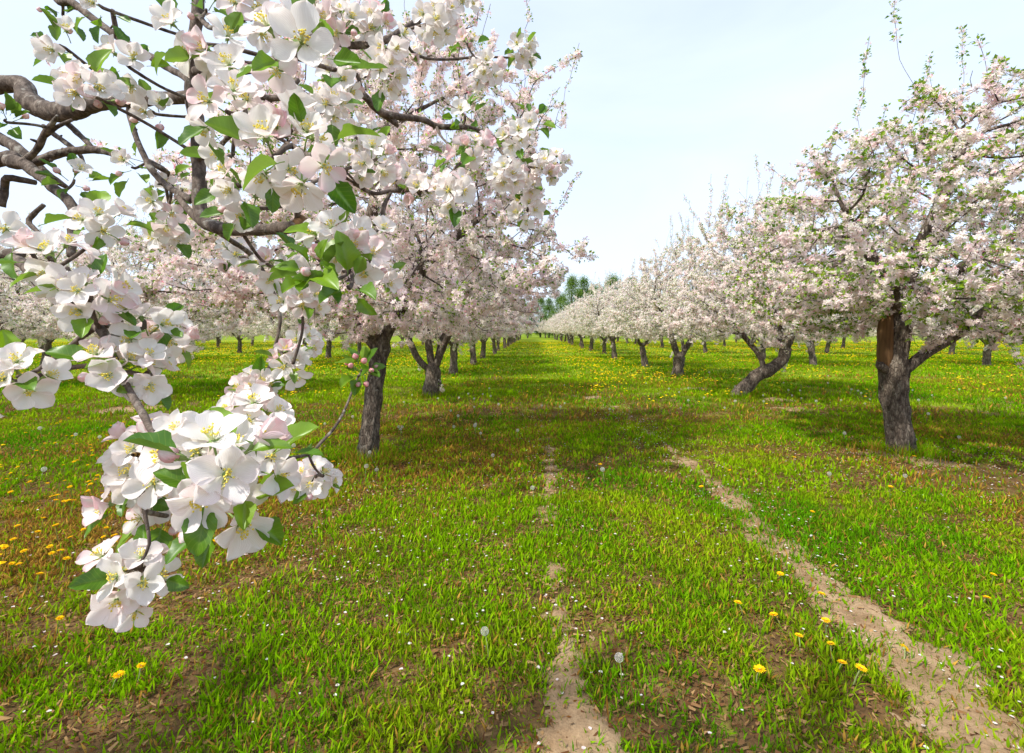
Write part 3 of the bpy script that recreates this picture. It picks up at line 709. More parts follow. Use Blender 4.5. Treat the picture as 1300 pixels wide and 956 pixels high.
# ------------------------------------------------------------------ the foreground tree, its trunk just left of the picture
FT = link('blossoming_apple_tree', None); FT.location = (-1.95,.45,0)
tag(FT, 'closest apple tree, big white blossoms on grey branches hanging across the upper left', 'apple tree')
OFF = np.array((-1.95,.45,0))
rgf = rs(21)
mb = MB(); tp = [(0,0,-.06,.22),(0,0,.1,.17),(.03,0,.5,.15),(.05,.02,1.0,.15),(.07,.03,1.2,.09)]
p, r = catmull([t[:3] for t in tp], [t[3] for t in tp], .05); tube(mb, p, r, 20, .1, 9, ridge=.25); link('trunk', mb.build('trunk', M_BARK), FT)
BR = []      # (list of (px,py,depth,width_px)), world prefix points
W_ = lambda *a: np.array(a)
br = [
 ([(-1.9,.47,1.1,.07),(-1.6,.65,1.5,.055),(-1.3,.85,1.85,.035)], [(0,108,.93,20),(35,130,.91,24),(70,142,.89,25),(110,136,.86,20),(150,126,.83,18),(190,127,.80,16),(235,123,.77,15),(249,122,.75,15)]),
 ([(-.95,.9,2.45,.012)], [(62,-22,.87,9),(95,5,.85,9),(150,47,.82,9),(195,76,.80,9),(235,100,.77,8),(247,120,.75,8)]),
 ([], [(150,47,.82,7),(146,30,.81,6),(142,12,.80,5)]),
 ([], [(252,-60,.72,13),(251,-10,.73,13),(250,40,.73,14),(247,90,.745,16),(246,125,.75,18),(251,165,.735,17),(254,215,.72,16),(254,262,.71,17),(262,285,.70,16),(300,293,.68,15),(340,291,.665,14),(372,286,.65,16),(383,283,.645,15)]),
 ([], [(377,287,.65,7),(379,262,.63,7),(378,240,.61,7),(374,218,.60,5)]),
 ([], [(374,287,.65,7),(392,313,.65,7),(404,327,.65,6),(415,340,.66,4)]),
 ([(-1.9,.47,1.12,.06),(-1.5,.72,1.5,.045),(-1.2,.85,1.72,.03)], [(-5,205,.88,18),(18,205,.87,17),(35,208,.86,15)]),
 ([], [(30,208,.86,14),(50,222,.84,13),(68,238,.82,12),(85,255,.80,12),(92,268,.79,11),(90,290,.78,11),(90,325,.77,9)]),
 ([], [(-5,172,.95,14),(20,187,.93,14),(40,204,.92,13),(62,222,.92,10),(85,238,.93,6)]),
 ([], [(40,206,.90,12),(70,197,.89,11),(100,190,.88,10),(122,190,.87,9),(140,195,.86,6),(152,206,.85,4)]),
 ([], [(32,203,.86,8),(48,188,.85,8),(58,170,.84,8),(68,155,.83,6),(73,147,.82,4)]),
 ([], [(58,172,.84,6),(72,162,.84,5),(92,153,.84,4)]),
 ([], [(75,150,.92,7),(95,165,.91,7),(117,187,.88,6)]),
 ([], [(55,160,.98,6),(80,178,.97,6),(100,195,.97,5),(106,208,.97,4)]),
 ([], [(0,262,.9,9),(5,240,.9,9),(8,226,.89,9),(25,228,.9,8),(45,232,.91,6)]),
 ([], [(167,125,.82,5),(162,140,.82,5),(170,168,.81,7),(182,195,.80,7),(192,215,.79,8),(208,233,.78,8),(225,244,.76,8),(243,256,.73,8)]),
 ([], [(188,205,.84,7),(205,214,.84,8),(214,220,.85,5)]),
 ([(-1.88,.47,1.05,.06),(-1.45,.6,1.35,.045),(-1.0,.62,1.52,.025)], [(-8,325,.62,12),(15,328,.60,13),(35,340,.585,14),(55,362,.57,14),(75,384,.555,14),(100,402,.54,13),(122,412,.525,13),(134,424,.51,11),(142,445,.50,10),(155,480,.485,10),(172,510,.47,9),(183,528,.46,9),(200,555,.43,8),(228,580,.40,7),(262,600,.37,6)]),
 ([], [(124,412,.525,9),(108,425,.53,8),(85,445,.545,8),(62,460,.55,7),(45,471,.55,6),(22,478,.53,4)]),
 ([], [(185,530,.46,6),(178,580,.46,5),(182,640,.46,5),(190,690,.455,4),(178,715,.45,3)]),
 ([], [(262,600,.37,4),(310,570,.5,5),(345,582,.58,5),(391,577,.66,4),(408,562,.68,4),(425,543,.70,4),(437,522,.72,3),(446,500,.74,3),(455,478,.75,2.5)]),
 ([], [(391,577,.66,3),(400,595,.67,3),(410,604,.68,2)]),
 ([], [(250,92,.74,12),(275,92,.72,9),(310,90,.66,8),(340,84,.62,9),(372,62,.66,10),(406,47,.72,10),(430,54,.75,9),(453,56,.78,9),(485,52,.81,9),(513,38,.84,9),(544,16,.87,8),(562,-15,.90,6)]),
 ([], [(406,50,.72,8),(396,36,.72,9),(384,22,.72,8),(388,0,.72,6)]),
 ([], [(250,128,.75,9),(300,118,.72,8),(345,125,.70,8),(366,116,.70,8),(378,100,.70,7)]),
 ([], [(366,117,.70,7),(405,128,.76,6),(440,122,.82,6),(461,122,.86,8),(474,134,.88,10),(487,144,.89,11),(504,147,.90,9),(535,151,.93,8),(554,160,.95,7),(575,162,.96,7),(595,163,.98,6),(617,170,1.0,6),(645,185,1.04,4)]),
 ([], [(478,137,.885,10),(492,149,.90,9),(503,158,.90,7)]),
 ([], [(554,161,.95,4),(561,174,.93,3),(572,186,.90,2.5)]),
 ([], [(513,38,.84,4),(517,55,.90,3.5),(525,67,.95,4),(545,74,1.0,3.5),(576,75,1.03,3.5),(610,72,1.05,3),(655,74,1.08,2.5)]),
 ([], [(362,128,.69,5),(372,145,.67,5),(395,148,.68,5),(415,137,.70,4)]),
 ([], [(379,240,.61,5),(425,222,.68,5),(450,233,.72,5),(475,246,.74,5),(497,243,.76,5),(530,242,.77,4),(560,241,.77,3)]),
 ([], [(454,233,.72,3),(436,215,.68,3)]),
 ([], [(497,243,.76,4),(488,262,.74,6),(484,285,.72,6),(470,300,.68,4)]),
 ([], [(620,172,1.0,4),(650,205,.98,4),(690,215,.99,3)]),
 ([], [(256,284,.71,10),(235,262,.73,8),(225,246,.76,7)]),
 ([], [(262,285,.71,7),(285,300,.76,6),(318,322,.84,6),(335,345,.86,4),(355,395,.86,4),(350,440,.86,4),(340,470,.86,4),(322,492,.86,3)]),
 ([], [(350,440,.86,3),(362,455,.80,3),(372,462,.75,2)]),
 ([], [(55,260,.9,5),(42,272,.9,6),(36,283,.9,6),(55,300,.88,4)]),
 ([], [(415,340,.66,4),(440,345,.6,4),(462,335,.62,3),(480,345,.75,3)]),
 ([], [(250,205,.72,6),(275,190,.68,6),(300,165,.6,6),(315,150,.5,5),(345,170,.45,5),(370,185,.42,4)]),
 ([], [(345,84,.62,6),(360,75,.5,5),(378,70,.40,4)]),
 ([], [(250,20,.73,7),(270,35,.65,6),(300,30,.6,5),(325,15,.58,4)]),
]
allp = []
for bi_, (pre, pts) in enumerate(br):
    wp = [W_(a,b,c) for a,b,c,_ in pre]; rr = [d for *_,d in pre]
    for px,py,d,wd in pts: wp.append(P(px,py,d)); rr.append(max(.0012, wd*d/F*.5))
    wp = np.array(wp)-OFF
    p, r = catmull(wp, rr, .006)
    jit = np.array([mnoise.noise_vector(Vector(q*14)+Vector((bi_*1.7,0,0))) for q in p]); p = p+jit*np.minimum(r,.01)[:,None]*.55
    r = r*(1+.14*np.array([mnoise.noise(Vector(q*60)) for q in p]))
    mb = MB(); tube(mb, p, r, 14, .10, 90, seed=bi_)
    k = 0.0
    for i in range(2, len(p)-2):                         # knots, scars and spur stubs
        if r[i] < .009 and rgf.rand() < .05:
            d = unit(rgf.normal(size=3)); l = r[i]+rgf.uniform(.002,.008)
            tube(mb, [p[i], p[i]+d*l*.7, p[i]+d*l], [r[i]*.55,r[i]*.42,r[i]*.25], 6)
        elif rgf.rand() < .03:
            d = unit(rgf.normal(size=3)); tube(mb, [p[i]+d*r[i]*.5, p[i]+d*r[i]*1.15], [r[i]*.6,r[i]*.35], 8)
    o = link('branch', mb.build('branch', M_BARKTWIG), FT)
    allp.append(p[8 if pre else 0:])
ALLP = np.concatenate(allp)
mb = MB()                                                # sawn end of the pruned branch
e0, e1 = P(376,285,.648)-OFF, P(386,281,.643)-OFF
p, r = catmull([e0,(e0+e1)/2,e1], [.0078,.0098,.0085], .002); tube(mb, p, r, 16, .25, 120)
link('pruning_scar', mb.build('pruning_scar', M_BARKCUT), FT)

CL = [ # px, py, flower size px, blossoms, leaves, buds
 (72,55,43,3,3,0),(122,4,46,2,5,0),(82,22,34,0,3,3),(112,112,49,6,3,4),(160,78,45,3,4,0),(192,140,42,4,3,3),(6,150,38,0,6,3),(16,290,58,2,2,0),
 (130,282,50,4,3,3),(165,212,36,3,4,3),(95,226,36,1,6,4),(208,268,38,4,3,1),(222,238,34,3,4,0),
 (232,42,60,3,2,0),(274,66,60,4,2,1),(262,10,42,0,3,3),(318,20,54,4,1,2),(348,52,74,3,1,0),(384,60,84,1,2,0),(300,92,60,3,2,0),(285,140,66,4,1,0),(322,130,62,3,2,0),
 (402,12,40,5,1,1),(432,24,40,4,1,2),(348,196,76,3,2,0),(396,196,78,3,3,0),(372,162,66,3,0,1),(288,196,50,2,4,0),(300,232,52,2,3,0),
 (306,258,50,4,4,1),(428,88,66,0,2,0),(420,130,45,5,2,0),(472,28,38,4,2,2),(500,54,40,3,1,0),(488,90,40,6,2,1),(436,98,40,4,1,2),
 (532,66,28,3,0,1),(556,22,38,7,0,2),(585,0,30,3,0,0),(592,52,28,2,3,3),(615,86,30,5,1,1),(664,66,28,5,4,1),
 (456,176,38,6,1,0),(480,200,44,4,1,0),(440,212,42,4,2,0),(502,222,38,4,1,0),(532,238,38,5,1,0),(574,240,42,4,1,0),(572,198,32,0,5,0),(600,186,38,5,2,0),
 (590,146,31,1,6,0),(655,172,32,4,3,0),(645,220,32,7,1,0),(690,214,30,7,1,0),(668,240,30,6,1,0),(675,150,30,1,5,1),(708,204,28,4,1,0),(668,266,30,4,2,0),
 (386,334,48,3,5,1),(430,308,54,5,3,2),(458,330,48,5,1,1),(398,346,58,0,7,1),(440,362,58,0,5,0),(384,378,40,6,1,0),(470,298,46,4,0,0),(482,348,36,4,2,1),
 (348,338,40,3,2,1),(304,326,32,4,1,0),(212,300,36,5,2,0),
 (58,322,60,2,1,0),(84,336,60,2,1,0),(116,374,60,4,3,1),(184,404,56,3,3,0),(216,426,50,5,1,0),
 (8,478,68,5,2,0),(152,462,60,5,2,1),(190,470,58,3,2,0),
 (192,556,62,5,0,0),(172,596,62,4,1,1),(162,630,60,2,2,0),(206,642,56,3,3,2),(246,556,78,5,1,1),(276,588,92,3,2,1),(314,592,84,2,2,0),(286,642,84,2,4,2),(322,530,58,4,1,1),(226,598,68,2,1,1),(340,566,64,2,1,0),
 (146,724,64,3,1,0),(188,716,64,3,3,0),(168,744,62,3,0,0),
 (322,492,36,6,3,2),(368,456,38,4,2,1),(385,432,35,4,1,0),(398,606,40,7,3,1),(458,468,40,0,8,9)]
ncl = 0
for ci, (px,py,s,nf,nl,nbud) in enumerate(CL):
    rg = rs(900+ci)
    d = .0485*F/s-.006
    c = P(px,py,d)-OFF
    k = int(np.argmin(np.linalg.norm(ALLP-c, axis=1))); anchor = ALLP[k]
    view = unit(-(c+OFF-np.array((0,0,CAMZ))))              # toward the open side of the branch
    away = unit(c-anchor+1e-4)
    main = unit(away*.35+view*.75+np.array((-.1,0,.35))+rg.normal(size=3)*.15)
    mb = MB()
    base = c-main*.012
    mid = (anchor+base)/2+rg.normal(size=3)*.06*np.linalg.norm(base-anchor)
    p, r = catmull([anchor, mid, base, c-main*.004], [.0026,.0022,.0024,.0018], .004)
    tube(mb, p, r, 8, .12, 200)
    o = link('blossom_cluster', mb.build('blossom_cluster', M_BARKTWIG), FT)
    ncl += 1
    a0 = rg.uniform(0,6)
    if px < 420 and py < 300 and nf >= 3: nf -= 1
    if px < 330 and py < 300 and nf >= 2 and ci % 2: nf -= 1
    nl = int(round(nl*1.45)); nf = nf+(2 if nf >= 4 else 1 if nf >= 2 else 0)
    tot = nf+nbud
    t1 = unit(np.cross(main, (0,0,1.))); t2 = np.cross(main, t1)
    for j in range(tot):
        red = (ci == len(CL)-1)
        if tot == 1: th, ph = .15, 0
        else:
            th = math.acos(1-(j+.5)/tot*(1.15)) if tot > 2 else .75
            ph = a0+j*2.4
        dv = unit(main*math.cos(th)+(t1*math.cos(ph)+t2*math.sin(ph))*math.sin(th)+rg.normal(size=3)*.12)
        isb = j >= nf
        if isb: me = (REDB if red else BUDS)[rg.randint(3)]; off = rg.uniform(.020,.027)
        else: me = HALF[rg.randint(4)] if rg.rand() < .10 else OPEN[rg.randint(14)]; off = rg.uniform(.016,.027)
        face = unit(dv+main*.35+view*.25)
        f = frame(face, rg)
        b = link('bud' if isb else 'blossom', me, o)
        sc = rg.uniform(.68,.93)
        b.matrix_local = Matrix.Translation(Vector(c-main*.012+dv*off)) @ f @ Matrix.Scale(sc, 4)
    for j in range(nl):
        ph = a0+1+j*2*PI/max(nl,1)+rg.uniform(-.4,.4); th = rg.uniform(.9,1.6) if nf else rg.uniform(.5,1.4)
        dv = unit(main*math.cos(th)+(t1*math.cos(ph)+t2*math.sin(ph))*math.sin(th)+np.array((0,0,-.15 if nf else .1)))
        upv = unit(np.array((-.1,0,.9))+view*.45+rg.normal(size=3)*.45)
        lf = link('leaf', LEAV[rg.randint(9)], o)
        sc = rg.uniform(.40,.66)*(1.2 if nf == 0 and s > 50 else 1)
        lf.matrix_local = Matrix.Translation(Vector(c-main*.010+dv*(.012 if nf == 0 else .02))) @ leafframe(dv, upv) @ Matrix.Scale(sc, 4)
# the rest of that tree, above and behind the lens
U = tree_meshes(31, [(0,0,.9,.02),(0,0,1.0,.02),(0,0,1.05,.02)], [[(.05,.02,1.1,.09),(-.1,-.1,1.7,.075),(-.4,-.3,2.4,.05)],[(.05,.02,1.1,.08),(.2,.1,1.8,.06),(.3,.2,2.6,.04)],[(.05,.02,1.1,.08),(-.4,.3,1.8,.06),(-.9,.5,2.5,.04)]],
    [((-.5,-.1,3.0),(1.9,1.7,.95))], natt=700, whips=8, pinkbias=.2, low=1.6,
    nonear=lambda q: ~np.any([np.all((q+OFF-np.array(sd)*t_ > (-1.15,.2,.95)) & (q+OFF-np.array(sd)*t_ < (.35,1.2,2.6)), axis=1) for t_ in np.linspace(0,4,60)], axis=0) & ~np.all(((q+OFF-np.array(sd)*(q[:,2:3]/sd[2]))[:,:2] > (-2.2,1.6)) & ((q+OFF-np.array(sd)*(q[:,2:3]/sd[2]))[:,:2] < (1.6,5.0)), axis=1) & ~((q[:,1]+.45 > .15) & (q[:,0]-1.95 > -1.30*(q[:,1]+.45)-.35) & (q[:,2] < 1.5+.85*(q[:,1]+.45)+.25)))
for l in U['limbs']: link('limb', l, FT)
link('crown', U['crown'], FT); link('foliage', U['foliage'], FT)

# a bee feeding on one of the blossoms
bee = link('bee', None); bc = P(172,577,.405); bee.location = bc
tag(bee, 'small brown and gold bee feeding on a white blossom', 'bee')
mb = MB()
n = 16; zz = np.linspace(-.0075,.0065,n)
prof = np.interp(zz, [-.0075,-.0065,-.004,-.001,0.0003,.001,.0025,.004,.0046,.0058,.0065], [.0003,.0014,.0023,.0021,.0009,.0017,.0022,.0013,.001,.0014,.0004])
th = np.arange(12)*2*PI/12
V = np.stack([np.outer(prof,np.cos(th)), np.outer(prof,np.sin(th))*.9, np.repeat(zz[:,None],12,1)],-1).reshape(-1,3)
i, j = np.meshgrid(np.arange(n-1), np.arange(12), indexing='ij')
q = np.stack([i*12+j, i*12+(j+1)%12, (i+1)*12+(j+1)%12, (i+1)*12+j],-1).reshape(-1,4)
c = np.array([((.45,.24,.04) if int((z+.0075)/.0016)%2 else (.07,.04,.015)) if z < 0 else ((.30,.18,.06) if z < .0042 else (.03,.022,.015)) for z in zz]); c = np.repeat(c,12,0)
mb.add(V,q,None,c)
link('body', mb.build('body', M_LITTER), bee)
for s in (-1,1):
    mb = MB(); mb.add([(s*.0006,.0018,.0022),(s*.0035,.0028,.0015),(s*.0052,.003,-.003),(s*.0035,.0028,-.0058),(s*.0015,.0024,-.003)],None,[(0,1,2),(0,2,3),(0,3,4)],(.5,.46,.4)); link('wing', mb.build('wing', M_PETALFAR), bee)
for s in (-1,1):
    for k in range(3):
        mb = MB(); z = .003-.0015*k; tube(mb, [(s*.001,-.001,z),(s*.0035,-.001,z+.0004*(1-k)),(s*.0045,-.004,z+.001*(1-k))],[.0003,.0003,.0002],5,col=(.03,.02,.01)); link('leg', mb.build('leg', M_LITTER), bee)
bee.rotation_euler = (math.radians(78),math.radians(20),math.radians(12))

# ------------------------------------------------------------------ ground
def track_x(y, which):
    return (np.interp(y,[1,2.05,2.6,3.1,4,5,6.5,12],[1.66,1.79,1.86,1.91,1.96,1.98,2.02,2.15])+.02*np.sin(y*3.1)) if which else (.19+.035*y+.05*np.sin(y*1.1+1))
def track_w(y, which):
    if which: return np.interp(y,[0,2,3.5,5,7,9,12],[.21,.19,.155,.09,.03,-.01,-.1])
    return np.interp(y,[0,2,3,4.5,6,8,10],[.09,.08,.065,.05,.04,.0,-.1])
def bare(x, y):
    """1 on the worn wheel tracks, 0 elsewhere"""
    n = (fnoise(x,y,.30,77)-.5)*1.3+(fnoise(x,y,.07,79)-.5)*1.1
    a = (track_w(y,1)+n*.22-np.abs(x-track_x(y,1)))/.08
    b = (track_w(y,0)+n*.26-np.abs(x-track_x(y,0)))/.08
    b = np.where(fnoise(x,y,.8,78) < .37, -1, b)
    c = np.full(np.shape(x), -1.0)
    for bx, by, br_ in ((-7.4,9.3,.5),(5.9,10.6,.3),(4.9,12.6,.35),(5.4,9.3,.35),(4.75,5.75,.42),(1.75,11.,.25)):
        c = np.maximum(c, (br_+n*.5-np.hypot(x-bx,(y-by)))/.15)
    return np.clip(np.maximum(np.maximum(a,b),c),0,1)

m, nt, out = mat('orchard_ground')
ob = objco(nt)
n1 = noise(nt, ob, .55, 6, .6); n2 = noise(nt, ob, 9, 6, .7); n3 = noise(nt, ob, 60, 4, .7)
soil = ramp(nt, n2, [(.3,(.05,.028,.012)),(.5,(.13,.075,.03)),(.7,(.24,.15,.06))])
moss = ramp(nt, n3, [(.3,(.08,.14,.004)),(.7,(.24,.31,.006))])
sp = N(nt,'ShaderNodeSeparateXYZ'); nt.links.new(ob, sp.inputs[0])
far = N(nt,'ShaderNodeMapRange'); nt.links.new(sp.outputs[1], far.inputs[0]); far.inputs[1].default_value = 4; far.inputs[2].default_value = 22; far.inputs[3].default_value = -.14; far.inputs[4].default_value = .26
ad = N(nt,'ShaderNodeMath',operation='ADD'); nt.links.new(n1, ad.inputs[0]); nt.links.new(far.outputs[0], ad.inputs[1])
ad2 = N(nt,'ShaderNodeMath',operation='MULTIPLY_ADD'); nt.links.new(n2, ad2.inputs[0]); ad2.inputs[1].default_value = .75; nt.links.new(ad.outputs[0], ad2.inputs[2])
gm = ramp(nt, ad2.outputs[0], [(.84,(0,0,0)),(.94,(1,1,1))])
gc = mixc(nt, gm, soil, moss)
b = N(nt,'ShaderNodeBsdfPrincipled',Roughness=.95); b.inputs['Specular IOR Level'].default_value = .1
nt.links.new(gc, b.inputs['Base Color'])
bp = N(nt,'ShaderNodeBump',Strength=.8,Distance=.02); nt.links.new(n2,bp.inputs['Height']); nt.links.new(bp.outputs[0],b.inputs['Normal']); nt.links.new(b.outputs[0],out.inputs[0])
g = link('ground', mesh_np('ground', [(-600,-200,0),(600,-200,0),(600,900,0),(-600,900,0)], np.array([(0,1,2,3)]), m)); tag(g, kind='structure')

m, nt, out = mat('dry_dirt')
ob = objco(nt)
n2 = noise(nt, ob, 5, 6, .65); n3 = noise(nt, ob, 55, 5, .7)
c = ramp(nt, n2, [(.32,(.22,.135,.068)),(.52,(.35,.235,.13)),(.7,(.46,.33,.19))])
c = mixc(nt, .5, c, ramp(nt, n3, [(.3,(.45,.42,.40)),(.6,(1,1,1))]), 'MULTIPLY')
b = N(nt,'ShaderNodeBsdfPrincipled',Roughness=.95); b.inputs['Specular IOR Level'].default_value = .1
nt.links.new(c, b.inputs['Base Color'])
bp = N(nt,'ShaderNodeBump',Strength=.9,Distance=.012); nt.links.new(n3,bp.inputs['Height']); nt.links.new(bp.outputs[0],b.inputs['Normal']); nt.links.new(b.outputs[0],out.inputs[0])
def sheet(name, x0,x1,y0,y1, step, mask):
    xs = np.arange(x0,x1,step); ys = np.arange(y0,y1,step); X, Y = np.meshgrid(xs,ys)
    rg = rs(5); Xj = X+rg.uniform(-.3,.3,X.shape)*step; Yj = Y+rg.uniform(-.3,.3,X.shape)*step
    Z = .004+.016*fnoise(Xj,Yj,.22,91)*np.clip(mask(Xj,Yj)*1.5,0,1)+.006*rg.rand(*X.shape)*np.clip(mask(Xj,Yj),0,1)
    nx = len(xs); i, j = np.meshgrid(np.arange(len(ys)-1), np.arange(nx-1), indexing='ij')
    q = np.stack([i*nx+j,i*nx+j+1,(i+1)*nx+j+1,(i+1)*nx+j],-1).reshape(-1,4)
    mk = mask(Xj,Yj).ravel(); q = q[mk[q].mean(1) > .12]
    us, inv = np.unique(q, return_inverse=True)
    V = np.stack([Xj,Yj,Z],-1).reshape(-1,3)[us]
    return tag(link(name, mesh_np(name, V, inv.reshape(-1,4), m, smooth=True)), kind='structure')
sheet('dirt_path', 1.3,2.9,-.5,12,.018, lambda x,y: np.where(np.abs(x-track_x(y,1))<.75, bare(x,y), 0))
sheet('dirt_path', -.3,1.1,-.5,10,.018, lambda x,y: np.where(np.abs(x-track_x(y,0))<.5, bare(x,y), 0))
sheet('bare_soil', -8.6,-6.2,8.2,10.4,.05, bare)
sheet('bare_soil', 4.0,6.6,5.0,13.3,.05, lambda x,y: np.where((x>4.0), bare(x,y), 0))

# grass: every blade is real, thinner on the ground with distance
def scatter(rg, n, y0, y1, marg=1.22, p=1.0):
    u = rg.rand(n); y = np.sqrt(y0*y0+u*(y1*y1-y0*y0)) if p == 1 else y0*(y1/y0)**u
    hw = y*marg+1.2
    return rg.uniform(-1,1,n)*hw, y
def blades(rg, x, y, h, wd, lean, cols, broad=None, z0=0):
    n = len(x); az = rg.uniform(0,2*PI,n); la = az+rg.normal(size=n)*.9
    wx, wy = np.cos(az)*wd*.5, np.sin(az)*wd*.5
    lx, ly = np.cos(la+PI/2)*lean*h, np.sin(la+PI/2)*lean*h
    hz = h*np.sqrt(np.clip(1-lean**2*.6,.1,1))
    bm = np.full(n,.75) if broad is None else np.where(broad,1.25,.75)
    b0 = np.where(bm>1,.35,1.0)
    V = np.empty((n,5,3))
    V[:,0] = np.stack([x-wx*b0,y-wy*b0,np.full(n,z0)],-1); V[:,1] = np.stack([x+wx*b0,y+wy*b0,np.full(n,z0)],-1)
    mx, my = x+lx*.36, y+ly*.36
    V[:,2] = np.stack([mx-wx*bm,my-wy*bm,hz*.55],-1); V[:,3] = np.stack([mx+wx*bm,my+wy*bm,hz*.55],-1)
    V[:,4] = np.stack([x+lx,y+ly,hz],-1)
    k = (np.arange(n)*5)[:,None]
    Q = k+np.array([[0,1,3,2]]); T = k+np.array([[2,3,4]])
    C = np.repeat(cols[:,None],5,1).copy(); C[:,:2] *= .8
    return V.reshape(-1,3), Q, T, C.reshape(-1,3)
FRESH,YEL,DEEP,DRY,RED = [np.array(c) for c in ((.20,.37,.003),(.29,.38,.008),(.09,.25,.003),(.42,.25,.04),(.27,.13,.025))]
def grass_cols(rg, x, y):
    n = len(x); a = fnoise(x,y,1.6,31); b2 = fnoise(x,y,.8,41); d = fnoise(x,y,2.6,61)
    t = np.clip((a-.36)*4+rg.normal(size=n)*.3,0,1)[:,None]
    c = DEEP*(1-t)+FRESH*t
    t = np.clip((b2-.44)*3.5+rg.normal(size=n)*.3,0,1)[:,None]*.75
    c = c*(1-t)+YEL*t
    pd = np.clip((d-.45)*3,0,.55)*np.interp(y,[3,6,12,25],[1.1,.75,.45,.2])+.09
    r = rg.rand(n); dry = r < pd*.6; red = (r >= pd*.6) & (r < pd*1.1)
    c[dry] = DRY; c[red] = RED
    return c*rg.uniform(.75,1.25,(n,1))
VV,QQ,TT,CC,nn = [],[],[],[],0
bands = [(1.2,2.6,95000,.042,.0036,1.25),(2.6,4.5,140000,.046,.0042,1.22),(4.5,8,150000,.055,.0058,1.2),(8,15,140000,.080,.011,1.18),(15,30,120000,.085,.020,1.15),(30,70,80000,.09,.045,1.12)]
for bi_, (y0,y1,n,h,wd,mg) in enumerate(bands):
    rg = rs(500+bi_)
    x, y = scatter(rg, int(n*1.6), y0, y1, mg)
    cov = fnoise(x,y,.22,21)*.65+fnoise(x,y,1.3,22)*.35
    pr = np.where(y < 7, np.clip((cov-.36)*6,.09,1), np.clip((cov-.33)*5,.16,1))*(1-.72*bare(x,y)**.9)*(1-.62*np.exp(-((x-5.0)/1.5)**4-((y-4.7)/.75)**4))*(1-.4*np.exp(-((x+1.6)/1.1)**4-((y-3.0)/.9)**4))
    keep = rg.rand(len(x)) < pr; x, y = x[keep], y[keep]
    tuft = .6+.9*fnoise(x,y,.4,23)
    broad = (rg.rand(len(x)) < (.36 if y1 < 9 else .12))
    hh = h*rg.uniform(.5,1.35,len(x))*tuft*np.where(broad,1.1,.8); ww = wd*rg.uniform(.7,1.3,len(x))*np.where(broad,2.0,.85)
    gc_ = grass_cols(rg,x,y); gc_ = gc_*np.where(broad,1.15,.75)[:,None]
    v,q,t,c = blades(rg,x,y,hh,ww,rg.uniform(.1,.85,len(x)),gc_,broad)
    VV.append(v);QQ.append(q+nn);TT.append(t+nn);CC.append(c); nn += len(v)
rg = rs(590); tx, ty = [], []
for bx, by, rb, n in ((4.81,5.98,.17,900),(-1.70,5.72,.14,900),(5.25,11.2,.17,600),(-1.86,11.2,.2,700),(5.55,16.2,.2,500)):
    a = rg.uniform(0,2*PI,n); d = rb+np.abs(rg.normal(size=n))*.16; tx.append(bx+np.cos(a)*d); ty.append(by+np.sin(a)*d)
x, y = np.concatenate(tx), np.concatenate(ty)
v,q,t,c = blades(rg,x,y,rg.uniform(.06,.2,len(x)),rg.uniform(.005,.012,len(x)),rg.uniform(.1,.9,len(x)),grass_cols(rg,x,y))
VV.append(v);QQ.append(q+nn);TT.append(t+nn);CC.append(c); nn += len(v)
go = link('grass', mesh_np('grass', np.concatenate(VV), [np.concatenate(QQ),np.concatenate(TT)], M_GRASS, np.concatenate(CC))); tag(go, 'short spring grass and low weeds covering the orchard floor', 'grass', kind='stuff')

# low creeping weeds between the blades: small leaves a centimetre or so off the soil
rg = rs(595); x, y = scatter(rg, 400000, 1.2, 8.5, 1.2)
k = rg.rand(len(x)) < np.clip((fnoise(x,y,.16,24)-.28)*4.5,.42,1)*(1-.88*bare(x,y)**.7)*(1-.5*np.exp(-((x-5.0)/1.5)**4-((y-4.7)/.75)**4)); x, y = x[k], y[k]
n = len(x); a = rg.uniform(0,2*PI,n); L = rg.uniform(.005,.013,n)*np.interp(y,[2,8],[1,1.6]); dx, dy = np.cos(a), np.sin(a); z = rg.uniform(.004,.024,n); up = rg.uniform(-.1,.8,n)*L; w_ = L*rg.uniform(.25,.45,n)
V = np.stack([np.stack([x-dx*L,y-dy*L,z],-1),np.stack([x-dy*w_,y+dx*w_,z+up*.6],-1),np.stack([x+dx*L,y+dy*L,z+up],-1),np.stack([x+dy*w_,y-dx*w_,z+up*.6],-1)],1).reshape(-1,3)
c = grass_cols(rg,x,y)*.8; t = rg.rand(n); c[t < .24] = np.array((.21,.085,.022)); c[(t > .24) & (t < .36)] = np.array((.30,.20,.06))
c *= rg.uniform(.7,1.2,(n,1))
o = link('low_weeds', mesh_np('low_weeds', V, np.arange(n*4).reshape(-1,4), M_GRASS, np.repeat(c,4,0))); tag(o,'tiny creeping weeds and moss covering the soil between the grass','weeds',kind='stuff')

# dry litter lying between the blades, and fallen petals
rg = rs(61); x, y = scatter(rg, 170000, 1.2, 10); lm = (fnoise(x,y,1.3,63) > .36) & (rg.rand(len(x)) > .45*bare(x,y)); x, y = x[lm], y[lm]
n = len(x); a = rg.uniform(0,2*PI,n); L = rg.uniform(.008,.04,n); Wd = rg.uniform(.0015,.007,n)
dx,dy = np.cos(a),np.sin(a); z = rg.uniform(.006,.022,n)
V = np.stack([np.stack([x-dy*Wd,y+dx*Wd,z],-1),np.stack([x+dy*Wd,y-dx*Wd,z*.7],-1),np.stack([x+dx*L+dy*Wd*.5,y+dy*L-dx*Wd*.5,z+rg.uniform(-.005,.012,n)],-1),np.stack([x+dx*L-dy*Wd*.5,y+dy*L+dx*Wd*.5,z+rg.uniform(-.005,.012,n)],-1)],1).reshape(-1,3)
t = rg.rand(n,1)**1.6; c = np.array((.12,.05,.022))*(1-t)+np.array((.40,.25,.11))*t
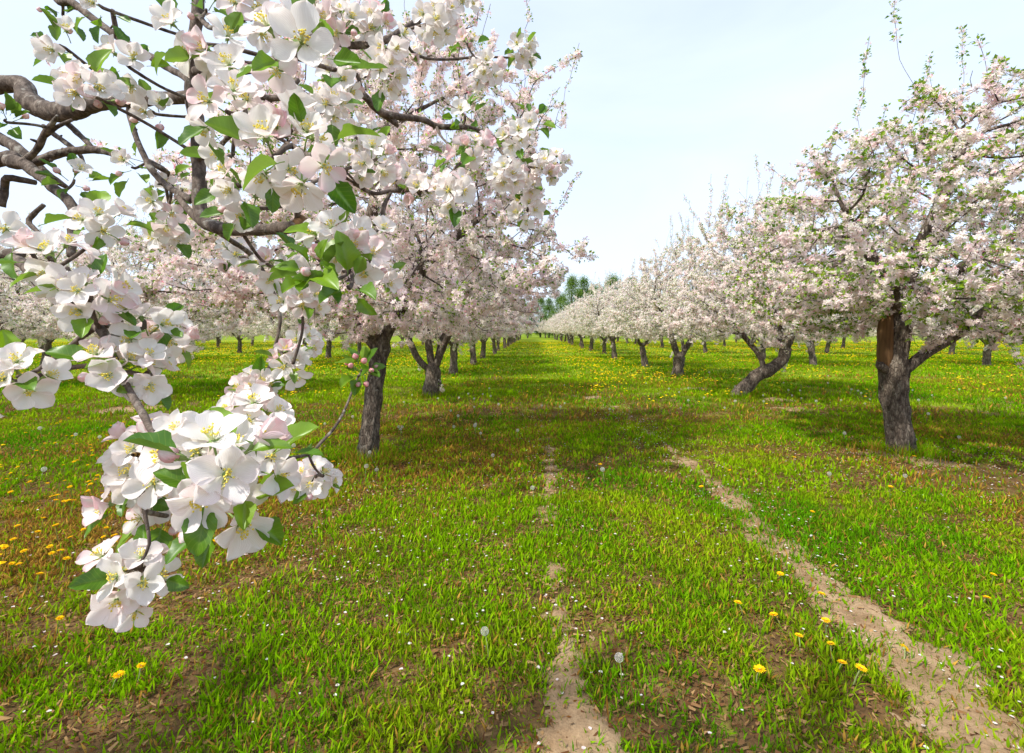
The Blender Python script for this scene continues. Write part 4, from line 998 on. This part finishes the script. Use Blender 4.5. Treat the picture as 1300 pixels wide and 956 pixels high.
o = link('plant_litter', mesh_np('plant_litter', V, np.arange(n*4).reshape(-1,4), M_LITTER, np.repeat(c,4,0))); tag(o,'brown dry stalks and dead leaves lying between the grass','litter',kind='stuff')
rg = rs(62); x, y = scatter(rg, 26000, 1.3, 12)
den = np.clip(.08+.9*np.exp(-((x-1.9)/.4)**2)+.8*np.exp(-(((x-5.0)/1.6)**2+((y-5.2)/1.3)**2))+.5*np.exp(-((x+1.2)/1.5)**2-((y-3.2)/1.5)**2)+.35*np.exp(-((x-.3)/.3)**2),0,1)
lm = rg.rand(len(x)) < den*np.interp(y,[1,3,6,12],[.6,.8,.9,.5]); x,y = x[lm],y[lm]; n = len(x)
a = rg.uniform(0,2*PI,n); s = rg.uniform(.005,.010,n); z = np.where(bare(x,y)>.5,.022,rg.uniform(.02,.05,n))
ring = np.array([(-1,0,.15),(-.45,.75,.35),(.5,.7,.3),(1.1,0,.1),(.5,-.7,.3),(-.45,-.75,.35)])
V = np.empty((n,7,3)); V[:,0] = np.stack([x,y,z],-1)
for k in range(6):
    lx_,ly_ = ring[k][0]*s,ring[k][1]*s; V[:,k+1] = np.stack([x+lx_*np.cos(a)-ly_*np.sin(a),y+lx_*np.sin(a)+ly_*np.cos(a),z+ring[k][2]*s*rg.uniform(.2,1.4,n)],-1)
t = (np.arange(n)*7)[:,None,None]+np.array([(0,1+k,1+(k+1)%6) for k in range(6)])[None]
pk = rg.uniform(0,.35,(n,1)); c = WHITE*(1-pk)+PINK*pk
o = link('fallen_petals', mesh_np('fallen_petals', V.reshape(-1,3), t.reshape(-1,3), M_PETALFAR, np.repeat(c,7,0))); tag(o,'tiny white petals fallen on the dirt and grass','petals',kind='stuff')

# ------------------------------------------------------------------ dandelions
def head_np(mb, rg, c, s, col0=(.86,.56,.012), dome=1.0):
    for ring,(nr,R,tilt) in enumerate(((17,1.0,.10),(15,.82,.38),(11,.6,.7),(7,.38,1.05))):
        for k in range(nr):
            a = k*2*PI/nr+rg.uniform(-.1,.1); r = R*s*rg.uniform(.88,1.06); wv = s*.13
            ca,sa = math.cos(a),math.sin(a); z = math.sin(tilt)*r*.8*dome; rr = r*math.cos(tilt*.5)
            cc = np.array(col0)*rg.uniform(.85,1.1)
            mb.add(c+np.array([(ca*.1*s,sa*.1*s,0),(ca*rr*.6-sa*wv,sa*rr*.6+ca*wv,z*.7+.03*s),(ca*rr,sa*rr,z),(ca*rr*.6+sa*wv,sa*rr*.6-ca*wv,z*.7+.03*s)]),[(0,1,2,3)],None,cc)
def dandelion_set(seed):
    rg = rs(seed); h = rg.uniform(.05,.10); s = rg.uniform(.017,.021); lx_,ly_ = rg.uniform(-.02,.02,2)
    mb = MB(); p,r = catmull([(0,0,0),(lx_*.4,ly_*.4,h*.6),(lx_,ly_,h)],[.0022,.0019,.0024],.01); tube(mb,p,r,6); tube(mb,[(lx_,ly_,h-.008),(lx_,ly_,h)],[.003,.006],8)
    st = mb.build('stem',M_STEM); mb = MB(); head_np(mb,rg,np.array((lx_,ly_,h)),s); hd = mb.build('flower_head',M_YELLOW,False)
    return st,hd
DS = [dandelion_set(600+i) for i in range(5)]
def far_dandelion(seed):
    rg = rs(seed); mb = MB(); h = rg.uniform(.085,.13); head_np(mb,rg,np.array((0,0,h)),.021)
    tube(mb,[(0,0,0),(.003,0,h*.6),(0,0,h)],[.0022]*3,4,col=(.2,.25,.06)); return mb.build('dandelion',M_YELLOW,False)
FD = [far_dandelion(620+i) for i in range(4)]
def gp(px,py): y = CAMZ*F/(py-HZ); return ((px-CX)/F*y, y)
near = [(943,766,'pale yellow dandelion on a tall stem at the grass patch between the wheel tracks'),(992,781,'round open dandelion, middle of the three biggest between the wheel tracks'),(1049,793,'biggest ragged dandelion beside the right wheel track'),
 (1016,812,'small orange yellow dandelion below the three biggest ones'),(1057,824,'little dandelion half hidden in grass by the dirt track'),(1064,843,'deep orange dandelion low in the grass near the bottom edge'),(960,855,'flat yellow dandelion at the bottom edge between the wheel tracks'),
 (1082,858,'upright dandelion at the bottom edge next to the dirt track'),(1145,828,'wilted dandelion lying over on the bare dirt of the right track'),(995,729,'dandelion in the grass just left of the right wheel track, before the biggest three'),(1046,752,'dandelion leaning onto the edge of the right dirt track'),
 (142,862,'left one of two dandelions at the bottom edge under the hanging blossoms'),(174,857,'right one of two dandelions at the bottom edge under the hanging blossoms'),(30,712,'lone dandelion in the shaded grass at the far left'),(1158,572,'dandelion right at the foot of the thick flaking trunk'),
 (1246,755,'lone dandelion in the grass right of the dirt track'),(765,582,'lone dandelion on the aisle grass ahead of the right track'),(894,615,'dandelion growing at the far end of the bare right track')]
rg = rs(640)
for i,(px,py,lab) in enumerate(near):
    x,y = gp(px,py+16)
    e = link('dandelion',None); e.location = (x,y,0); e.rotation_euler = (rg.uniform(-.2,.2),rg.uniform(-.2,.2),rg.uniform(0,6)); e.scale = (rg.uniform(1.1,1.4),)*3
    if i == 8: e.rotation_euler = (0,1.1,.3)
    tag(e,lab,'dandelion','dandelions in the near grass'); link('stem',DS[i%5][0],e); link('flower_head',DS[i%5][1],e)
# the rest by where they grow; the largest in view as objects, the others as one mass
x,y = scatter(rs(641), 330000, 2.3, 75, 1.1, 1)
rg = rs(642)
rn = rs(643); nx_, ny_ = [], []
for k in range(26):
    yy = rn.uniform(3.1,7.5); xx = -yy*rn.uniform(.62,1.05); c_ = rn.randint(2,9)
    nx_.append(xx+rn.normal(size=c_)*.22); ny_.append(yy+rn.normal(size=c_)*.22)
nx_ = np.concatenate(nx_); ny_ = np.concatenate(ny_)
cl = fnoise(x,y,2.2,71); cl2 = fnoise(x,y,.7,73)
den = np.clip((cl-.36)*3,0,1)*np.clip((cl2-.35)*3,.08,1)
left = x < -1.9-.0*y
zone = np.where(left, np.interp(y,[2,3,5,9,16,40,75],[.2,.5,.4,.6,.9,.9,.6]), np.where(x < 1.3+.05*y, np.interp(y,[2,6,10,16,40,75],[.01,.02,.12,.5,.75,.6]), np.interp(y,[2,5,9,15,40,75],[.02,.07,.30,.7,.8,.6])))
lane = .9*np.exp(-((x-(1.9+.035*y))/.7)**2)*(y > 12)
keep = (rg.rand(len(x)) < np.clip(den*zone+lane*den,0,1)*np.interp(y,[4,8,14],[1.1,.75,.6])) & (bare(x,y) < .3)
x,y = np.concatenate([nx_,x[keep]]),np.concatenate([ny_,y[keep]])
order = np.argsort(y)
vis = order[np.abs(x[order]) < 1.05*y[order]][:270]
rest = np.setdiff1d(np.arange(len(x)), vis)
for k in vis:
    o = link('dandelion',FD[k%4]); o.location = (x[k],y[k],0); o.rotation_euler = (rg.uniform(-.25,.25),rg.uniform(-.25,.25),rg.uniform(0,6)); o.scale = (rg.uniform(.8,1.15),)*3
    if x[k] < -1.9: tag(o,'small yellow dandelion in the grass left of the left hand tree trunks','dandelion','dandelions left of the left tree row')
    elif x[k] < 1.5: tag(o,'small yellow dandelion on the aisle grass between the two wheel tracks','dandelion','dandelions on the aisle')
    else: tag(o,'small yellow dandelion in the grass right of the right wheel track','dandelion','dandelions right of the right wheel track')
n = len(rest); X,Y = x[rest],y[rest]; s = .022*rg.uniform(.8,1.2,n)*np.interp(Y,[6,10,40],[1,1.2,1.4]); h = rg.uniform(.10,.17,n)
V = np.empty((n,9,3)); V[:,0] = np.stack([X,Y,h+s*.5],-1)
for k in range(8):
    r = s*(1 if k%2 else .8); V[:,k+1] = np.stack([X+np.cos(k*PI/4)*r,Y+np.sin(k*PI/4)*r,h+(s*.12 if k%2 else 0)],-1)
t = (np.arange(n)*9)[:,None,None]+np.array([(0,1+k,1+(k+1)%8) for k in range(8)])[None]
c = np.array((.86,.56,.012))*rg.uniform(.8,1.1,(n,1))
o = link('dandelion_carpet', mesh_np('dandelion_carpet', V.reshape(-1,3), t.reshape(-1,3), M_YELLOW, np.repeat(c,9,0))); tag(o,'carpet of far yellow dandelions speckling the grass between the rows','dandelions',kind='stuff')

# dandelion clocks (grey seed heads)
M_SEED = leafy('seed_fluff', attr, .5, 0)
def clock(seed):
    rg = rs(seed); mb = MB(); h = rg.uniform(.10,.17); c = np.array((0,0,h))
    tube(mb,[(0,0,0),(.004,.002,h*.6),(0,0,h)],[.002,.0018,.0016],5,col=(.2,.2,.08)); st = mb.build('stem',M_STEM)
    mb = MB()
    for k in range(90):
        z = 1-2*(k+.5)/90; a = k*2.39996; r = math.sqrt(1-z*z); d = np.array((r*math.cos(a),r*math.sin(a),z)); e = c+d*.016
        u = unit(np.cross(d,(.3,.5,.8))); v = np.cross(d,u)
        mb.add([c+d*.003+u*.0002,c+d*.003-u*.0002,e-u*.0002,e+u*.0002],[(0,1,2,3)],None,(.55,.52,.42))
        ring = [e+d*.002+(u*math.cos(q)+v*math.sin(q))*.0034 for q in (0,1.57,3.14,4.71)]
        mb.add([e]+ring,None,[(0,1,2),(0,3,4)],(.72,.71,.66))
    oc = [c+np.array(q)*.003 for q in ((1,0,0),(-1,0,0),(0,1,0),(0,-1,0),(0,0,1),(0,0,-1))]
    mb.add(oc,None,[(0,2,4),(2,1,4),(1,3,4),(3,0,4),(2,0,5),(1,2,5),(3,1,5),(0,3,5)],(.25,.2,.1))
    return st, mb.build('seed_head',M_SEED,False)
CK = [clock(660+i) for i in range(3)]
ck = [(621,832,'grey dandelion clock near the bottom edge beside the left wheel track'),(790,860,'pale seed head low in the grass at the bottom edge, near aisle middle'),(1148,603,'grey dandelion clock before the foot of the thick flaking trunk'),(1055,607,'fluffy seed head in the grass left of the thick flaking trunk'),
      (478,598,'grey seed head at the foot of the nearest left trunk'),(609,545,'white seed head on shaded grass right of the nearest left trunk'),(678,627,'pale dandelion clock beside the worn left wheel track')]
rg = rs(670)
for i,(px,py,lab) in enumerate(ck):
    x,y = gp(px,py+14); e = link('dandelion_clock',None); e.location = (x,y,0); e.rotation_euler = (rg.uniform(-.15,.15),rg.uniform(-.15,.15),0)
    tag(e,lab,'seed head','dandelion seed heads near the camera'); link('stem',CK[i%3][0],e); link('seed_head',CK[i%3][1],e)
pts = []
for cx_,cy_,sx,sy,n in ((-1.0,8.5,1.2,2.2,34),(5.6,9.5,1.6,1.8,26),(8.0,10.5,2.2,2.2,22),(-4.6,7.0,1.2,1.0,16)):
    for _ in range(n): pts.append((cx_+rg.normal()*sx,cy_+rg.normal()*sy,cx_))
labs = {-1.0:('pale dandelion seed head in the grass around the left aisle trunks','seed heads around the left aisle trunks'),5.6:('pale seed head in the grass around the crooked leaning trunk','seed heads near the leaning trunk'),8.0:('pale seed head in the open grass right of the thick flaking trunk','seed heads right of the thick trunk'),-4.6:('white seed head in the grass by the bare patch at the left','seed heads in the left grass')}
for x,y,k in pts:
    if y < 4.6: continue
    e = link('dandelion_clock',None); e.location = (x,y,0); e.rotation_euler = (rg.uniform(-.2,.2),rg.uniform(-.2,.2),rg.uniform(0,6)); e.scale = (rg.uniform(.9,1.3),)*3
    tag(e,labs[k][0],'seed head',labs[k][1]); j = rg.randint(3); link('stem',CK[j][0],e); link('seed_head',CK[j][1],e)
